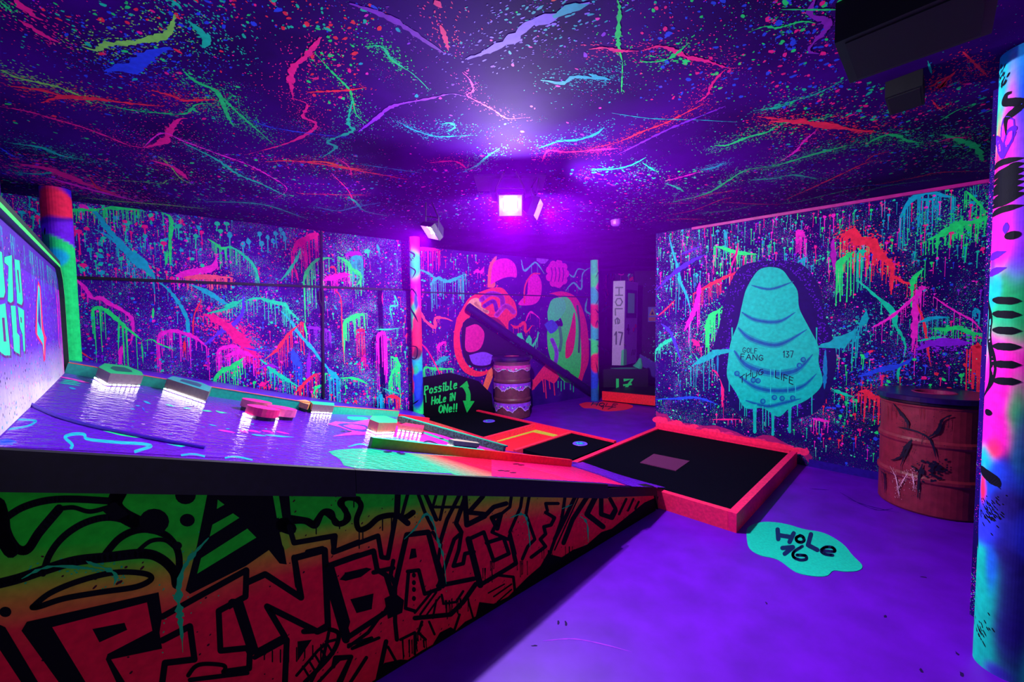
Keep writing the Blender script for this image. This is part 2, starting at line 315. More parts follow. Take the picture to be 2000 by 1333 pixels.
# ---- ceiling
CE = Surf((0, 0, H), (0, 0, -1), (1, 0, 0), (0, 1, 0))
c = MB(); c.poly([(-7, -3.5, H), (-7, 14, H), (7, 14, H), (7, -3.5, H)])
z1 = lambda p: Z(p, 0, 0, 2.5); z5 = lambda p: Z(p, 600, 0, 3.333); z6 = lambda p: Z(p, 1150, 0, 3.333); z8 = lambda p: Z(p, 1300, 200, 3.03)
cols_c = [GR, PK, TL, BL, RD]
cst = [
 (z1([(80, 0), (120, 40), (170, 80), (215, 100)]), .07, PK, 60), (z1([(90, 95), (150, 130), (220, 175), (310, 215)]), .05, PK, 60), (z1([(0, 5), (60, 60)]), .02, GR, 30),
 (z1([(400, 225), (470, 245), (520, 215), (620, 210), (740, 190), (820, 160), (855, 70)]), .055, LG, 160), (z1([(510, 345), (600, 330), (680, 300), (740, 260), (830, 230)]), .09, BL, 220),
 (z1([(560, 340), (640, 345), (690, 310), (760, 270)]), .08, BL, 60), (z1([(840, 0), (900, 50)]), .06, TL, 40), (z1([(920, 100), (970, 150), (1010, 200), (980, 240)]), .07, TL, 90),
 (z1([(0, 340), (90, 380), (200, 405), (300, 430), (440, 490)]), .045, LG, 200), (z1([(480, 500), (600, 530), (740, 548), (900, 555), (960, 510), (1070, 508)]), .022, GR, 90),
 (z1([(0, 520), (140, 545), (260, 580), (400, 620), (520, 665), (640, 712), (740, 722)]), .035, PK, 160), (z1([(710, 720), (800, 690), (840, 620), (880, 580), (930, 580)]), .075, PK, 130),
 (z1([(700, 720), (790, 650), (900, 690), (1060, 750), (1200, 800), (1300, 850), (1400, 920), (1350, 970)]), .035, MG, 160),
 (z1([(900, 350), (960, 400), (1060, 450), (1110, 560), (1140, 620)]), .05, GR, 260), (z1([(1060, 450), (1150, 540), (1240, 620), (1330, 700)]), .04, GR, 200),
 (z1([(740, 440), (850, 470), (900, 490), (1060, 485)]), .05, RD, 150), (z1([(50, 420), (200, 440), (360, 480), (500, 485)]), .05, RD, 150),
 (z1([(1570, 180), (1530, 230), (1490, 280), (1430, 330), (1420, 400), (1430, 480)]), .05, PK, 140), (z1([(1430, 480), (1500, 510), (1480, 570), (1540, 600), (1520, 640), (1400, 700), (1200, 755)]), .04, PK, 160),
 (z1([(1540, 260), (1620, 350), (1700, 430), (1720, 480), (1740, 560), (1790, 605)]), .02, GR, 70), (z1([(1720, 490), (1700, 600), (1720, 640), (1600, 690), (1640, 720), (1570, 770)]), .045, TL, 180),
 (z1([(1500, 450), (1600, 445), (1700, 440), (1790, 425)]), .03, RD, 40), (z1([(1790, 225), (1870, 230), (1910, 290), (1990, 345)]), .025, GR, 60),
 (z1([(1300, 790), (1420, 785), (1560, 800), (1700, 825), (1900, 860), (2000, 880)]), .05, RD, 220), (z1([(1240, 590), (1320, 620), (1500, 650), (1700, 670)]), .02, BL, 90),
 (z1([(1450, 945), (1600, 950), (1810, 953)]), .03, RD, 60), (z1([(1640, 770), (1700, 810), (1720, 860)]), .02, PK, 60), (z1([(1620, 850), (1700, 930), (1730, 1000)]), .02, PK, 50),
 (z1([(1700, 960), (1740, 990), (1780, 1030), (1890, 1055)]), .05, TL, 160), (z1([(1540, 1010), (1650, 1030), (1740, 1010), (1860, 990)]), .05, CY, 160),
 (z1([(900, 700), (1060, 780), (1160, 850), (1280, 900), (1400, 960)]), .05, TL, 300), (z1([(1000, 985), (1200, 990), (1330, 1010), (1500, 1070)]), .05, TL, 220),
 (z1([(60, 700), (200, 720), (300, 760), (420, 780)]), .06, TL, 240), (z1([(0, 720), (60, 760), (120, 780)]), .03, BL, 60), (z1([(60, 840), (200, 850), (280, 830)]), .05, TL, 100),
 (z1([(100, 800), (250, 830), (420, 900), (600, 960)]), .16, PK, 420), (z1([(250, 870), (350, 900), (500, 940), (700, 990)]), .1, MG, 300), (z1([(440, 870), (480, 920), (540, 945), (610, 970)]), .04, RD, 80),
 (z1([(570, 880), (700, 888), (790, 895), (820, 880), (900, 870)]), .014, LG, 40), (z1([(770, 760), (830, 810), (880, 870), (940, 900)]), .02, LG, 60), (z1([(730, 780), (850, 820), (920, 880)]), .07, PK, 200),
 (z1([(400, 965), (600, 985), (800, 1000), (1000, 1020)]), .06, LG, 200), (z1([(200, 500), (350, 470), (600, 500), (800, 520)]), .05, RD, 100),
 (z5([(830, 0), (880, 60)]), .05, PK, 20), (z5([(865, 160), (890, 220), (920, 330)]), .035, PK, 30), (z5([(400, 300), (480, 300), (540, 370), (600, 420), (700, 490), (800, 590)]), .016, TL, 40),
 (z5([(1040, 385), (1160, 340), (1240, 300), (1340, 250), (1440, 160), (1600, 110), (1700, 60), (1880, 0)]), .09, hx('8a60ff'), 120), (z5([(1600, 110), (1720, 60), (1880, 10)]), .12, CY, 60),
 (z5([(1010, 470), (1060, 520), (1080, 590), (1040, 620), (1130, 670), (1220, 720), (1300, 770), (1420, 765)]), .022, MG, 70), (z5([(330, 860), (450, 770), (560, 690), (800, 640), (940, 610), (1040, 630)]), .04, hx('a030ff'), 40),
 (z5([(280, 20), (450, 80), (600, 150), (760, 260), (900, 350)]), .05, hx('8828d0'), 30), (z5([(590, 790), (680, 840), (800, 880), (860, 890), (1080, 880)]), .03, CY, 130), (z5([(870, 810), (930, 800), (960, 830), (900, 860)]), .04, CY, 60),
 (z5([(0, 1050), (120, 1055), (250, 1090), (420, 1110)]), .05, OR, 120), (z5([(350, 1070), (560, 1100), (740, 1125)]), .025, CY, 60), (z5([(1520, 960), (1640, 920), (1760, 910), (1880, 870), (1940, 820)]), .06, CY, 160),
 (z5([(1520, 520), (1660, 540), (1740, 500), (1880, 510), (1990, 515)]), .05, CY, 90), (z5([(1530, 1050), (1570, 980), (1680, 990), (1850, 980), (2000, 970)]), .05, PK, 220), (z5([(1850, 1100), (1930, 1100), (2000, 1085)]), .035, TL, 20),
 (z5([(1030, 1110), (1100, 1080), (1170, 1020), (1260, 960)]), .04, TL, 120), (z5([(800, 1060), (960, 1050), (1040, 1100)]), .04, PK, 90),
 (z6([(185, 0), (200, 60), (190, 240), (200, 330), (220, 400)]), .035, GR, 20), (z6([(220, 400), (215, 540), (212, 600)]), .012, GR, 10), (z6([(890, 450), (830, 510), (790, 570), (770, 620), (700, 670)]), .03, PK, 60),
 (z6([(740, 680), (600, 750), (500, 800), (340, 860), (200, 920), (0, 970)]), .035, RD, 200), (z6([(0, 975), (120, 970), (200, 965)]), .04, MG, 30), (z6([(150, 735), (400, 770), (700, 780), (980, 795)]), .014, CY, 12),
 (z6([(890, 690), (640, 790), (500, 850), (300, 950), (180, 1010)]), .04, hx('8820e0'), 60), (z6([(1100, 715), (1180, 705), (1320, 660), (1480, 610), (1660, 520)]), .022, TL, 60), (z6([(1470, 0), (1440, 90), (1560, 160), (1430, 320), (1500, 350)]), .05, hx('9020c0'), 40),
 (z6([(820, 945), (900, 945), (1040, 890), (1160, 860), (1240, 810)]), .055, GR, 200), (z6([(1240, 800), (1400, 790), (1520, 770), (1610, 740)]), .02, GR, 40),
 (z6([(1180, 790), (1360, 790), (1560, 820), (1760, 850), (1890, 860)]), .1, RD, 320), (z6([(1480, 850), (1400, 920), (1340, 990), (1230, 1060)]), .035, MG, 70), (z6([(1100, 760), (1200, 770), (1300, 780)]), .03, RD, 60),
 (z6([(20, 1100), (120, 1105), (260, 1080), (380, 1020)]), .05, TL, 50), (z6([(350, 1060), (440, 1120)]), .03, TL, 40), (z6([(740, 1110), (820, 1090), (880, 1060)]), .04, CY, 60),
 (z6([(340, 330), (460, 300), (560, 330), (640, 370), (780, 400), (900, 440), (980, 440)]), .04, PK, 110), (z6([(340, 400), (440, 400), (540, 370), (660, 270)]), .03, GR, 70), (z6([(0, 320), (100, 310), (200, 330), (320, 330)]), .03, PK, 40),
 (z6([(1060, 200), (1150, 170), (1230, 180), (1380, 140), (1480, 150)]), .025, GR, 30), (z6([(1250, 60), (1650, 60), (1800, 40)]), .015, GR, 20), (z6([(0, 480), (60, 500), (140, 520)]), .05, CY, 60),
 (z8([(0, 700), (100, 690), (240, 695)]), .04, RD, 50), (z8([(0, 670), (160, 640), (320, 580), (400, 560)]), .03, RD, 60), (z8([(0, 600), (180, 595)]), .03, PK, 30), (z8([(210, 655), (380, 640), (540, 605)]), .022, GR, 70),
 (z8([(340, 590), (500, 600), (680, 605)]), .03, RD, 60), (z8([(690, 600), (800, 585), (940, 550), (1120, 510)]), .022, GR, 30), (z8([(700, 580), (880, 500), (1050, 420), (1180, 360), (1260, 340)]), .035, RD, 80), (z8([(1180, 350), (1240, 310), (1340, 290)]), .02, RD, 20),
 (z8([(900, 505), (1060, 505), (1200, 490), (1460, 490)]), .016, BL, 50), (z8([(1130, 550), (1240, 510), (1400, 480), (1620, 455)]), .014, GR, 30), (z8([(1240, 490), (1500, 440), (1620, 415), (1900, 405)]), .018, RD, 60),
 (z8([(40, 590), (240, 540), (360, 470), (480, 400), (640, 380)]), .05, GR, 260), (z8([(640, 380), (800, 330), (940, 290), (1100, 250)]), .06, GR, 260), (z8([(500, 460), (640, 450), (760, 430), (900, 455)]), .05, TL, 180),
 (z8([(1180, 250), (1320, 190), (1450, 230), (1540, 240)]), .06, GR, 300), (z8([(1640, 190), (1760, 230), (1840, 270), (1880, 350)]), .08, GR, 340), (z8([(1600, 240), (1700, 210), (1800, 210)]), .03, PK, 60), (z8([(1620, 110), (1740, 40), (1880, 0)]), .016, GR, 10),
 ([(1815, 170), (1850, 150), (1835, 172), (1870, 135)], .05, RD, 160), ([(1820, 195), (1835, 212), (1850, 205)], .02, RD, 30), ([(1880, 100), (1910, 130), (1930, 150)], .02, RD, 80), ([(1700, 0), (1712, 25), (1718, 38)], .02, TL, 10), ([(1812, 118), (1820, 145)], .02, TL, 2),
 (z8([(160, 580), (260, 545), (420, 520)]), .03, RD, 80), (z8([(200, 400), (280, 385), (350, 355)]), .03, CY, 70), (z8([(0, 465), (100, 440), (220, 405)]), .04, MG, 60), (z8([(0, 480), (60, 500), (110, 530)]), .05, TL, 30), (z8([(540, 45), (660, 30), (760, 0)]), .025, TL, 30)]
for p, w, col, sp in cst: c.stroke(CE, p, w*.42, tuple(v*.75 for v in col), spray=int(sp*1.9), spread=6, thin=(w < .05), jit=.7, fleck=1.8, k=11)
for q0, q1, n, cl in (((0, 0), (500, 400), 900, [GR, RD, BL, PK, TL]), ((300, 0), (760, 60), 260, [BL, TL, RD]), ((600, 40), (700, 220), 250, [RD, GR, PK]), ((1250, 0), (1650, 200), 700, [BL, GR, PK, BL]), ((700, 20), (1200, 330), 200, [CY, MG, PU, MG]),
        ((1500, 160), (1940, 340), 900, [GR, BL, PK, TL]), ((0, 300), (700, 440), 1500, [PK, BL, TL, PU, GR]), ((700, 330), (1280, 450), 900, [MG, CY, PU, BL]), ((1200, 330), (1700, 440), 900, [GR, PK, TL, PU]), ((1500, 0), (1640, 150), 200, [BL, PK])):
    for i in range(int(n*(1.5 if q0[1] > 100 else .8))):
        a, b = CE.ab(random.uniform(q0[0], q1[0]), random.uniform(q0[1], q1[1]))
        if b > 8: continue
        r = .0019*max(1, b*.6) + .008*random.random()**5
        c.disc(CE.M, a, b, r*random.uniform(1, 2.2), r, tuple(v*.75 for v in random.choice(cl)), ang=random.gauss(.9 if a > 0 else 2.2, .5), n=6, jag=.3)
for i in range(1500):
    a, b = random.uniform(-4, 4), random.uniform(-2.5, 1.5); r = .003+.008*random.random()**4; c.disc(CE.M, a, b, r*random.uniform(1, 2), r, tuple(v*.75 for v in random.choice(cols_c)), ang=random.uniform(0, 3), n=6, jag=.3)
o = c.build('ceiling', [M_CEIL, M_PAINT]); tag(o, 'dark ceiling covered in neon paint splatter', kind='structure')
# ---- walls
def slabwall(mb, a, b, t=.12, z0=0, z1=H, away=None):
    a, b = V2(a), V2(b); d = (b-a).normalized(); n = Vector((d.y, -d.x, 0))
    if n.dot(EYE-a) < 0: n = -n
    mb.slab([a+Vector((0, 0, z1)), b+Vector((0, 0, z1)), b-n*t+Vector((0, 0, z1)), a-n*t+Vector((0, 0, z1))], (0, 0, z0-z1))
cols_w = [PK, TL, CY, MG, GR, BL, PU, RD]
# left wall
WLa, WLb = (-5.0, 2.49), (-1.30, 5.62); WL = wallsurf(WLa, WLb); w = MB(); slabwall(w, WLa, WLb)
LENL = (V2(WLb)-V2(WLa)).length
y3 = lambda p: Z(p, 120, 400, 3.508); y4 = lambda p: Z(p, 440, 440, 3.508)
splats(w, WL, .9, LENL, .25, H, 3600, [PK, MG, BL, CY, PU, TL, PK], drip=.12, rmin=.004, rmax=.013)
splats(w, WL, .9, 2.6, 1.9, H, 500, [PK, CY, TL], drip=.5, rmin=.006, rmax=.02)
splats(w, WL, 2.6, LENL, .2, 1.0, 900, [TL, RD, PK, GR, BL], drip=.3, rmin=.004, rmax=.016)
splats(w, WL, 1.2, 3.2, .8, 1.75, 700, [BL, PU, BL, CY], drip=.05, rmin=.003, rmax=.012)
ST = lambda p, wd, col, d=0, dl=.15, sp=0, sd=3, thin=False, s=w, sf=WL: s.stroke(sf, p, wd*.75, col, drips=d, dl=dl, spray=sp, spread=sd, thin=thin)
ST(y3([(150, 0), (230, 50), (330, 180), (450, 310), (560, 410), (650, 520)]), .05, CY, 8, .15, 90)
ST(y3([(230, 170), (340, 230), (430, 320), (520, 400), (640, 500)]), .03, CY, 4, .1, 120, 6)
ST(y3([(440, 300), (520, 380), (600, 450), (650, 520)]), .09, CY, 6, .3, 60)
ST(y3([(650, 520), (740, 590), (820, 700), (860, 790), (870, 900), (875, 990)]), .035, CY, 3, .1, 30)
ST(y3([(60, 50), (110, 35), (240, 35), (260, 20)]), .035, GR, 14, .12, 30)
ST(y3([(280, 25), (350, 22), (460, 25), (570, 35)]), .04, GR, 34, .16, 120)
ST(y3([(680, 50), (740, 80), (755, 130), (745, 230), (745, 300), (745, 420)]), .035, GR, 10, .12, 60)
ST(y3([(725, 310), (715, 420)]), .025, GR, 0); ST(y3([(40, 60), (45, 160)]), .018, GR, 0); ST(y3([(0, 70), (60, 50)]), .02, GR, 3)
ST(y3([(120, 0), (170, 20), (200, 40)]), .05, MG, 2, .1, 20)
for a, b, l in ((118, 185, 150), (35, 270, 85), (150, 415, 85), (800, 150, 80), (1067, 130, 45), (1131, 130, 45), (1090, 180, 45), (920, 215, 80), (700, 265, 60), (570, 150, 80), (30, 270, 80)):
    q = WL.ab(*y3([(a, b)])[0]); e = WL.ab(*y3([(a, b+l)])[0]); colr = PK if b in (185, 270, 415, 265) or a == 570 else TL
    w.disc(WL.M, q[0], q[1], .024, .02, colr, n=9, jag=.15); w.drip(WL.M, q[0], q[1], .012, q[1]-e[1], colr)
ST(y3([(1000, 235), (1060, 270), (1100, 300), (1170, 295), (1250, 350)]), .03, GR, 26, .18, 20)
ST(y3([(0, 450), (60, 480), (120, 530), (160, 570), (210, 640), (270, 640), (330, 680), (410, 720), (480, 780), (490, 880), (470, 960)]), .035, MG, 14, .12, 160)
ST(y3([(215, 770), (220, 715), (280, 710), (350, 760), (440, 840), (560, 935)]), .04, GR, 16, .42, 30)
ST(y3([(570, 935), (620, 925), (660, 950), (720, 975), (780, 1000)]), .014, GR, 3, .1, 30, 3, True)
ST(y3([(395, 760), (390, 1000)]), .014, GR); ST(y3([(410, 970), (400, 1060), (390, 1090)]), .04, MG, 4, .1, 20)
ST(y3([(548, 940), (560, 1090)]), .014, GR); ST(y3([(630, 710), (625, 790)]), .02, GR)
ST(y3([(660, 950), (680, 890), (760, 865), (850, 885), (930, 920), (1000, 980)]), .05, MG, 34, .26, 80)
ST(y3([(845, 930), (840, 1010)]), .03, RD, 3); ST(y3([(960, 650), (910, 760), (900, 900)]), .016, RD, 4, .15, 20)
ST(y3([(780, 490), (900, 460), (1040, 430), (1060, 340)]), .07, MG, 20, .1, 300, 3)
ST(y3([(840, 500), (1000, 495), (1190, 500)]), .06, hx('ff5080'), 44, .1, 200, 2)
ST(y3([(890, 550), (1000, 600), (1130, 680), (1200, 690)]), .05, CY, 5, .1, 200, 4)
ST(y3([(1000, 745), (1110, 720), (1200, 680), (1263, 630)]), .03, TL, 6, .1, 160, 4)
ST(y3([(980, 960), (1080, 880), (1180, 820), (1240, 740), (1245, 600)]), .05, hx('6030f0'), 4, .1, 200, 3)
ST(y3([(980, 750), (1080, 800), (1180, 870), (1260, 950)]), .1, PK, 10, .1, 500, 3)
ST(y3([(1070, 1040), (1090, 990), (1180, 970), (1240, 1000)]), .05, MG, 26, .2, 90)
ST(y3([(1045, 1205), (1100, 1140), (1180, 1110), (1250, 1045)]), .06, GR, 22, .22, 20)
ST(y3([(50, 945), (120, 1000), (215, 1065)]), .014, RD, 0, 0, 0, 3, True)
ST(y4([(0, 155), (60, 160), (130, 210), (190, 270), (220, 340), (235, 400)]), .03, TL, 22, .14, 30)
for a, b in ((235, 60), (290, 80), (345, 60), (400, 60), (120, 130), (30, 70), (330, 110), (250, 130), (380, 30), (410, 90), (160, 110)):
    q = WL.ab(*y4([(a, b)])[0]); w.disc(WL.M, q[0], q[1], .02, .03, CY, n=7, jag=.3); w.drip(WL.M, q[0], q[1], .012, random.uniform(.05, .18), CY)
ST(y4([(640, 60), (560, 90), (480, 150), (470, 220)]), .1, PK, 26, .28, 260)
ST(y4([(480, 300), (500, 380)]), .03, PK, 3, .1, 20); ST(y4([(555, 150), (560, 300)]), .03, PK, 4)
ST(y4([(380, 380), (440, 310), (490, 230), (520, 150)]), .04, TL, 6, .1, 200, 4)
ST(y4([(535, 410), (550, 340), (600, 260), (650, 232), (740, 228)]), .045, GR, 26, .45, 20)
ST(y4([(770, 215), (830, 250), (870, 300), (930, 350), (900, 420)]), .06, GR, 30, .2, 420, 3)
ST(y4([(670, 380), (740, 360), (860, 340)]), .1, MG, 26, .14, 160, 2); ST(y4([(715, 290), (750, 290), (760, 330)]), .04, RD, 8, .12, 20)
ST(y4([(820, 210), (900, 190), (950, 215)]), .06, hx('c020f0'), 10, .1, 60); ST(y4([(860, 230), (900, 220), (940, 230)]), .07, CY, 22, .28, 60)
ST(y4([(950, 185), (1000, 170)]), .06, TL, 2, .1, 60); ST(y4([(1040, 130), (1060, 200)]), .03, CY, 4, .1, 30)
ST(y4([(150, 515), (230, 500), (330, 530), (410, 545), (440, 590), (510, 650)]), .05, TL, 26, .2, 300, 3)
ST(y4([(0, 560), (60, 540), (110, 520)]), .06, TL, 8, .12, 200)
ST(y4([(380, 590), (450, 660), (500, 740), (590, 840), (650, 920), (710, 990), (790, 1060)]), .04, CY, 2, .1, 60)
ST(y4([(700, 990), (760, 1040), (790, 1070)]), .07, CY, 12, .4, 20)
ST(y4([(540, 670), (560, 760)]), .02, GR, 4); ST(y4([(520, 660), (540, 700)]), .05, RD, 8, .3, 30)
ST(y4([(270, 920), (350, 860), (400, 790), (450, 730), (510, 680)]), .04, RD, 22, .3, 60)
ST(y4([(0, 700), (100, 780), (180, 870), (240, 920)]), .11, PK, 14, .2, 500, 3)
ST(y4([(240, 920), (330, 1000), (420, 1060), (510, 1110)]), .045, TL, 24, .18, 220, 3)
ST(y4([(220, 990), (300, 960), (390, 990)]), .035, hx('a018d8'), 12, .1, 60); ST(y4([(130, 840), (230, 860), (340, 850)]), .02, hx('5030f0'), 2, .1, 60)
ST(y4([(460, 850), (480, 920), (530, 980)]), .08, BL, 16, .3, 160, 2); ST(y4([(575, 870), (570, 1000), (560, 1100)]), .05, PU, 6, .15, 80)
ST(y4([(560, 700), (640, 710), (720, 730)]), .06, hx('9020e0'), 16, .2, 160)
ST(y4([(480, 1150), (540, 1090), (590, 1040), (660, 1010)]), .045, RD, 22, .25, 60); ST(y4([(600, 1160), (630, 1110), (670, 1090)]), .03, GR, 12, .15, 20)
ST(y4([(810, 760), (815, 680), (880, 630), (970, 605)]), .06, GR, 26, .2, 90); ST(y4([(810, 700), (815, 880)]), .03, GR, 3)
ST(y4([(740, 440), (790, 500), (800, 700), (815, 950)]), .018, RD, 3, .1, 60); ST(y4([(900, 720), (960, 715)]), .04, RD, 16, .3, 90)
ST(y4([(930, 930), (960, 900)]), .06, PK, 6, .15, 60); ST(y4([(790, 1050), (880, 1050), (980, 1090)]), .035, GR, 10, .1, 260, 4)
ST(y4([(0, 1000), (60, 960), (130, 910)]), .05, GR, 14, .2, 10); ST(y4([(0, 900), (100, 870), (200, 900)]), .06, MG, 18, .16, 200)
ST(y4([(230, 1100), (290, 1080)]), .07, PK, 2, .1, 40)
# pilaster at the wall's right end, below the seam
PLa = WL.ab(722, 700)[0]; 
wp = MB(); pa = WL.M(PLa+.16, 0, .0); pb = WL.M(LENL-.03, 0, .0)
wp.slab([WL.M(PLa+.13, 1.88, .002), WL.M(LENL-.05, 1.88, .002), WL.M(LENL-.05, 1.88, .14), WL.M(PLa+.13, 1.88, .14)], (0, 0, -1.6))
PF = Surf(WL.M(0, 0, .14), WL.n, WL.e1, WL.e2)
splats(wp, PF, PLa+.15, LENL-.07, .3, 1.8, 420, [PK, TL, BL, GR, MG, RD], drip=.3)
for p, wd, col, d, dl, sp in ((y4([(1075, 470), (1078, 540)]), .02, PK, 0, 0, 4), (y4([(1160, 480), (1180, 550), (1130, 560), (1145, 650)]), .02, TL, 8, .1, 60), (y4([(1040, 800), (1050, 750), (1090, 740), (1100, 780)]), .05, MG, 22, .5, 30),
        (y4([(1140, 900), (1180, 930), (1190, 970), (1160, 1010)]), .05, GR, 18, .4, 90), (y4([(1120, 1100), (1150, 1000), (1190, 960)]), .03, GR, 12, .3, 60), (y4([(1050, 1170), (1080, 1180)]), .05, CY, 10, .2, 60), (y4([(1100, 1180), (1150, 1175), (1210, 1195)]), .05, RD, 14, .15, 60),
        (y4([(1030, 715), (1120, 715), (1200, 705)]), .015, TL, 4, .1, 60), (y4([(1080, 1120), (1200, 1160)]), .02, TL, 4, .1, 60)):
    wp.stroke(PF, p, wd, col, drips=d, dl=dl, spray=sp)
o = w.build('wall_left', [M_WALL2, M_PAINT]); tag(o, 'long left wall covered in dripping neon splatter', kind='structure')
o = wp.build('wall_left_pilaster', [M_WALL2, M_PAINT]); tag(o, 'splattered pilaster at the end of the left wall', kind='structure')
# dark seam and cables across the left wall (and on over the mural)
t = MB(); P = [WL.M(.9, 1.9, .012), WL.M(LENL-.02, 1.9, .012)]
t.box((P[0]+P[1])/2, (P[1]-P[0])/2, WL.n*.011, (0, 0, .012)); o = t.build('trim_1', M_DARK); tag(o, 'black horizontal strip across the left wall', kind='structure')
# mural wall
WMa, WMb = (-1.42, 5.875), (1.62, 8.11); WMu = wallsurf(WMa, WMb); w = MB(); slabwall(w, WMa, WMb); LM = (V2(WMb)-V2(WMa)).length
PM = WMu.P
def F(pts, col, curve=True, k=5): w.fill(PM, pts, col, curve=curve, k=k)
def Ln(pts, wd, col, curve=True): w.line(PM, pts, wd, col, curve=curve)
m4 = lambda p: Z(p, 760, 430, 3.333)
splats(w, WMu, .05, 1.5, .5, 2.5, 900, [PK, CY, BL, TL, PK, MG, PU], drip=.3, rmin=.005, rmax=.016)
splats(w, WMu, 1.5, LM, .6, 2.3, 300, [CY, PU, MG], drip=.1, rmin=.004, rmax=.012)
SM = lambda p, wd, col, d=0, dl=.15, sp=0, sd=3, thin=False: w.stroke(WMu, p, wd, col, drips=d, dl=dl, spray=sp, spread=sd, thin=thin)
SM(m4([(190, 180), (260, 185), (330, 195)]), .07, PK, 26, .3, 120); SM(m4([(270, 420), (310, 380), (380, 400), (440, 380), (500, 345)]), .05, CY, 30, .35, 120)
SM(m4([(190, 320), (260, 350), (310, 390)]), .03, CY, 6, .15, 60); SM(m4([(550, 350), (570, 330), (600, 340), (620, 300)]), .05, MG, 4, .1, 30)
SM(m4([(150, 540), (200, 600), (240, 660), (300, 700), (300, 640), (360, 640), (420, 660)]), .045, hx('ff4080'), 4, .2, 20)
SM(m4([(330, 860), (320, 820), (370, 790)]), .05, MG, 8, .15, 60); SM(m4([(290, 950), (340, 910), (390, 890)]), .07, CY, 8, .1, 160)
SM(m4([(220, 990), (240, 960), (300, 970), (420, 970)]), .04, GR, 20, .14, 120); SM(m4([(190, 790), (250, 850), (320, 980), (330, 1030)]), .02, PK, 2, .1, 30)
SM(m4([(860, 260), (880, 330), (930, 290), (960, 280), (1010, 350)]), .03, CY, 2); SM(m4([(1150, 460), (1200, 410), (1250, 450), (1260, 350), (1310, 310)]), .03, CY, 6, .1, 20)
SM(m4([(1160, 340), (1200, 370), (1230, 320), (1280, 330)]), .025, CY, 2); SM(m4([(1290, 510), (1280, 590), (1330, 620)]), .04, CY, 2); SM(m4([(1290, 770), (1330, 800), (1330, 880)]), .035, TL, 2)
SM(m4([(790, 680), (830, 700), (880, 670), (890, 730), (940, 680)]), .05, RD, 8, .12, 10); SM(m4([(890, 660), (920, 600), (980, 640)]), .03, MG, 2)
SM(m4([(780, 770), (820, 800), (850, 740), (880, 820), (920, 760), (920, 840), (960, 780), (970, 720)]), .07, TL, 16, .2, 20)
SM(m4([(960, 258), (1050, 258)]), .14, hx('a040f0'), 0, 0, 20)
# generic abstract shapes in the mural's colours and sizes
F(m4([(640, 440), (650, 300), (700, 235), (680, 330), (690, 430)]), hx('ff5060')); F(m4([(660, 420), (680, 280), (760, 250), (820, 290), (830, 370), (790, 370), (740, 380)]), MG)
F(m4([(900, 480), (910, 380), (950, 345), (990, 400), (985, 500), (940, 550), (840, 550)]), MG); Ln(m4([(880, 540), (885, 430), (930, 355), (980, 350)]), 3, RD)
F(m4([(1030, 350), (1040, 290), (1080, 275), (1130, 290), (1160, 330), (1150, 400), (1100, 440), (1050, 410)]), MG)
for k in range(9):
    t_ = k*.7; q = m4([(1095+55*math.cos(t_), 350+68*math.sin(t_))])[0]; w.disc(PM, q[0], q[1], 7, 8, MG, n=10)
for x in (1055, 1080, 1105, 1130): Ln(m4([(x, 310), (x+6, 350), (x-2, 400)]), 1.6, hx('7010a0'))
F(m4([(440, 640), (480, 570), (520, 510), (590, 470), (680, 440), (740, 445), (780, 490), (820, 540), (830, 620), (780, 660), (770, 730), (700, 700), (620, 640), (560, 570), (520, 640), (470, 670)]), hx('ff2a50'))
F(m4([(500, 570), (530, 520), (580, 510), (600, 560), (560, 590)]), hx('ff9090'))
F(m4([(440, 640), (420, 760), (430, 880), (480, 980), (560, 1020), (640, 1000), (700, 930), (640, 980), (560, 980), (500, 930), (470, 850), (460, 740), (480, 670)]), RD)
F(m4([(480, 670), (540, 640), (700, 740), (900, 880), (760, 900), (640, 960), (540, 955), (490, 900), (470, 780)]), hx('180838'))
F(m4([(500, 700), (570, 680), (620, 740), (590, 840), (500, 850)]), hx('e0209a')); F(m4([(520, 880), (620, 860), (690, 900), (640, 945), (550, 940)]), hx('8a40ff'))
for pl_, wd_, cc_ in (([(600, 520), (660, 480), (730, 500), (740, 560)], 10, hx('c030e0')), ([(620, 560), (680, 530), (700, 590)], 8, hx('8020d0')), ([(700, 620), (760, 560), (810, 600)], 10, hx('d838d8')), ([(640, 640), (700, 650), (750, 700)], 6, hx('a01850')), ([(560, 540), (600, 580), (640, 600)], 7, hx('ff9090'))):
    Ln(m4(pl_), wd_, cc_)
F(m4([(940, 1040), (1000, 960), (1060, 900), (1120, 880), (1120, 980), (1080, 1060), (1040, 1050), (1000, 1040), (930, 1110)]), hx('ff2868'))
for x, l in ((935, 60), (1000, 80), (1015, 120), (1040, 60), (1070, 100)): Ln(m4([(x, 1040), (x+8, 1040+l)]), 2, hx('ff2868'), False)
F(m4([(1040, 480), (1120, 465), (1200, 490), (1250, 560), (1290, 700), (1300, 900), (1270, 1000), (1240, 1060), (1200, 900), (1180, 600), (1100, 500)]), hx('ff2870'))
F(m4([(1080, 520), (1150, 500), (1200, 560), (1240, 700), (1250, 900), (1230, 1030), (1160, 1060), (1100, 1010), (1050, 900), (1030, 800), (1040, 700), (1130, 690), (1100, 600)]), hx('18e050'))
F(m4([(1030, 600), (1060, 520), (1130, 510), (1150, 580), (1100, 650), (1040, 660)]), hx('20d890')); F(m4([(1010, 680), (1060, 650), (1100, 700), (1050, 740)]), hx('2848f0'))
F(m4([(1150, 800), (1180, 700), (1205, 600), (1215, 720), (1195, 860), (1150, 900)]), RD)
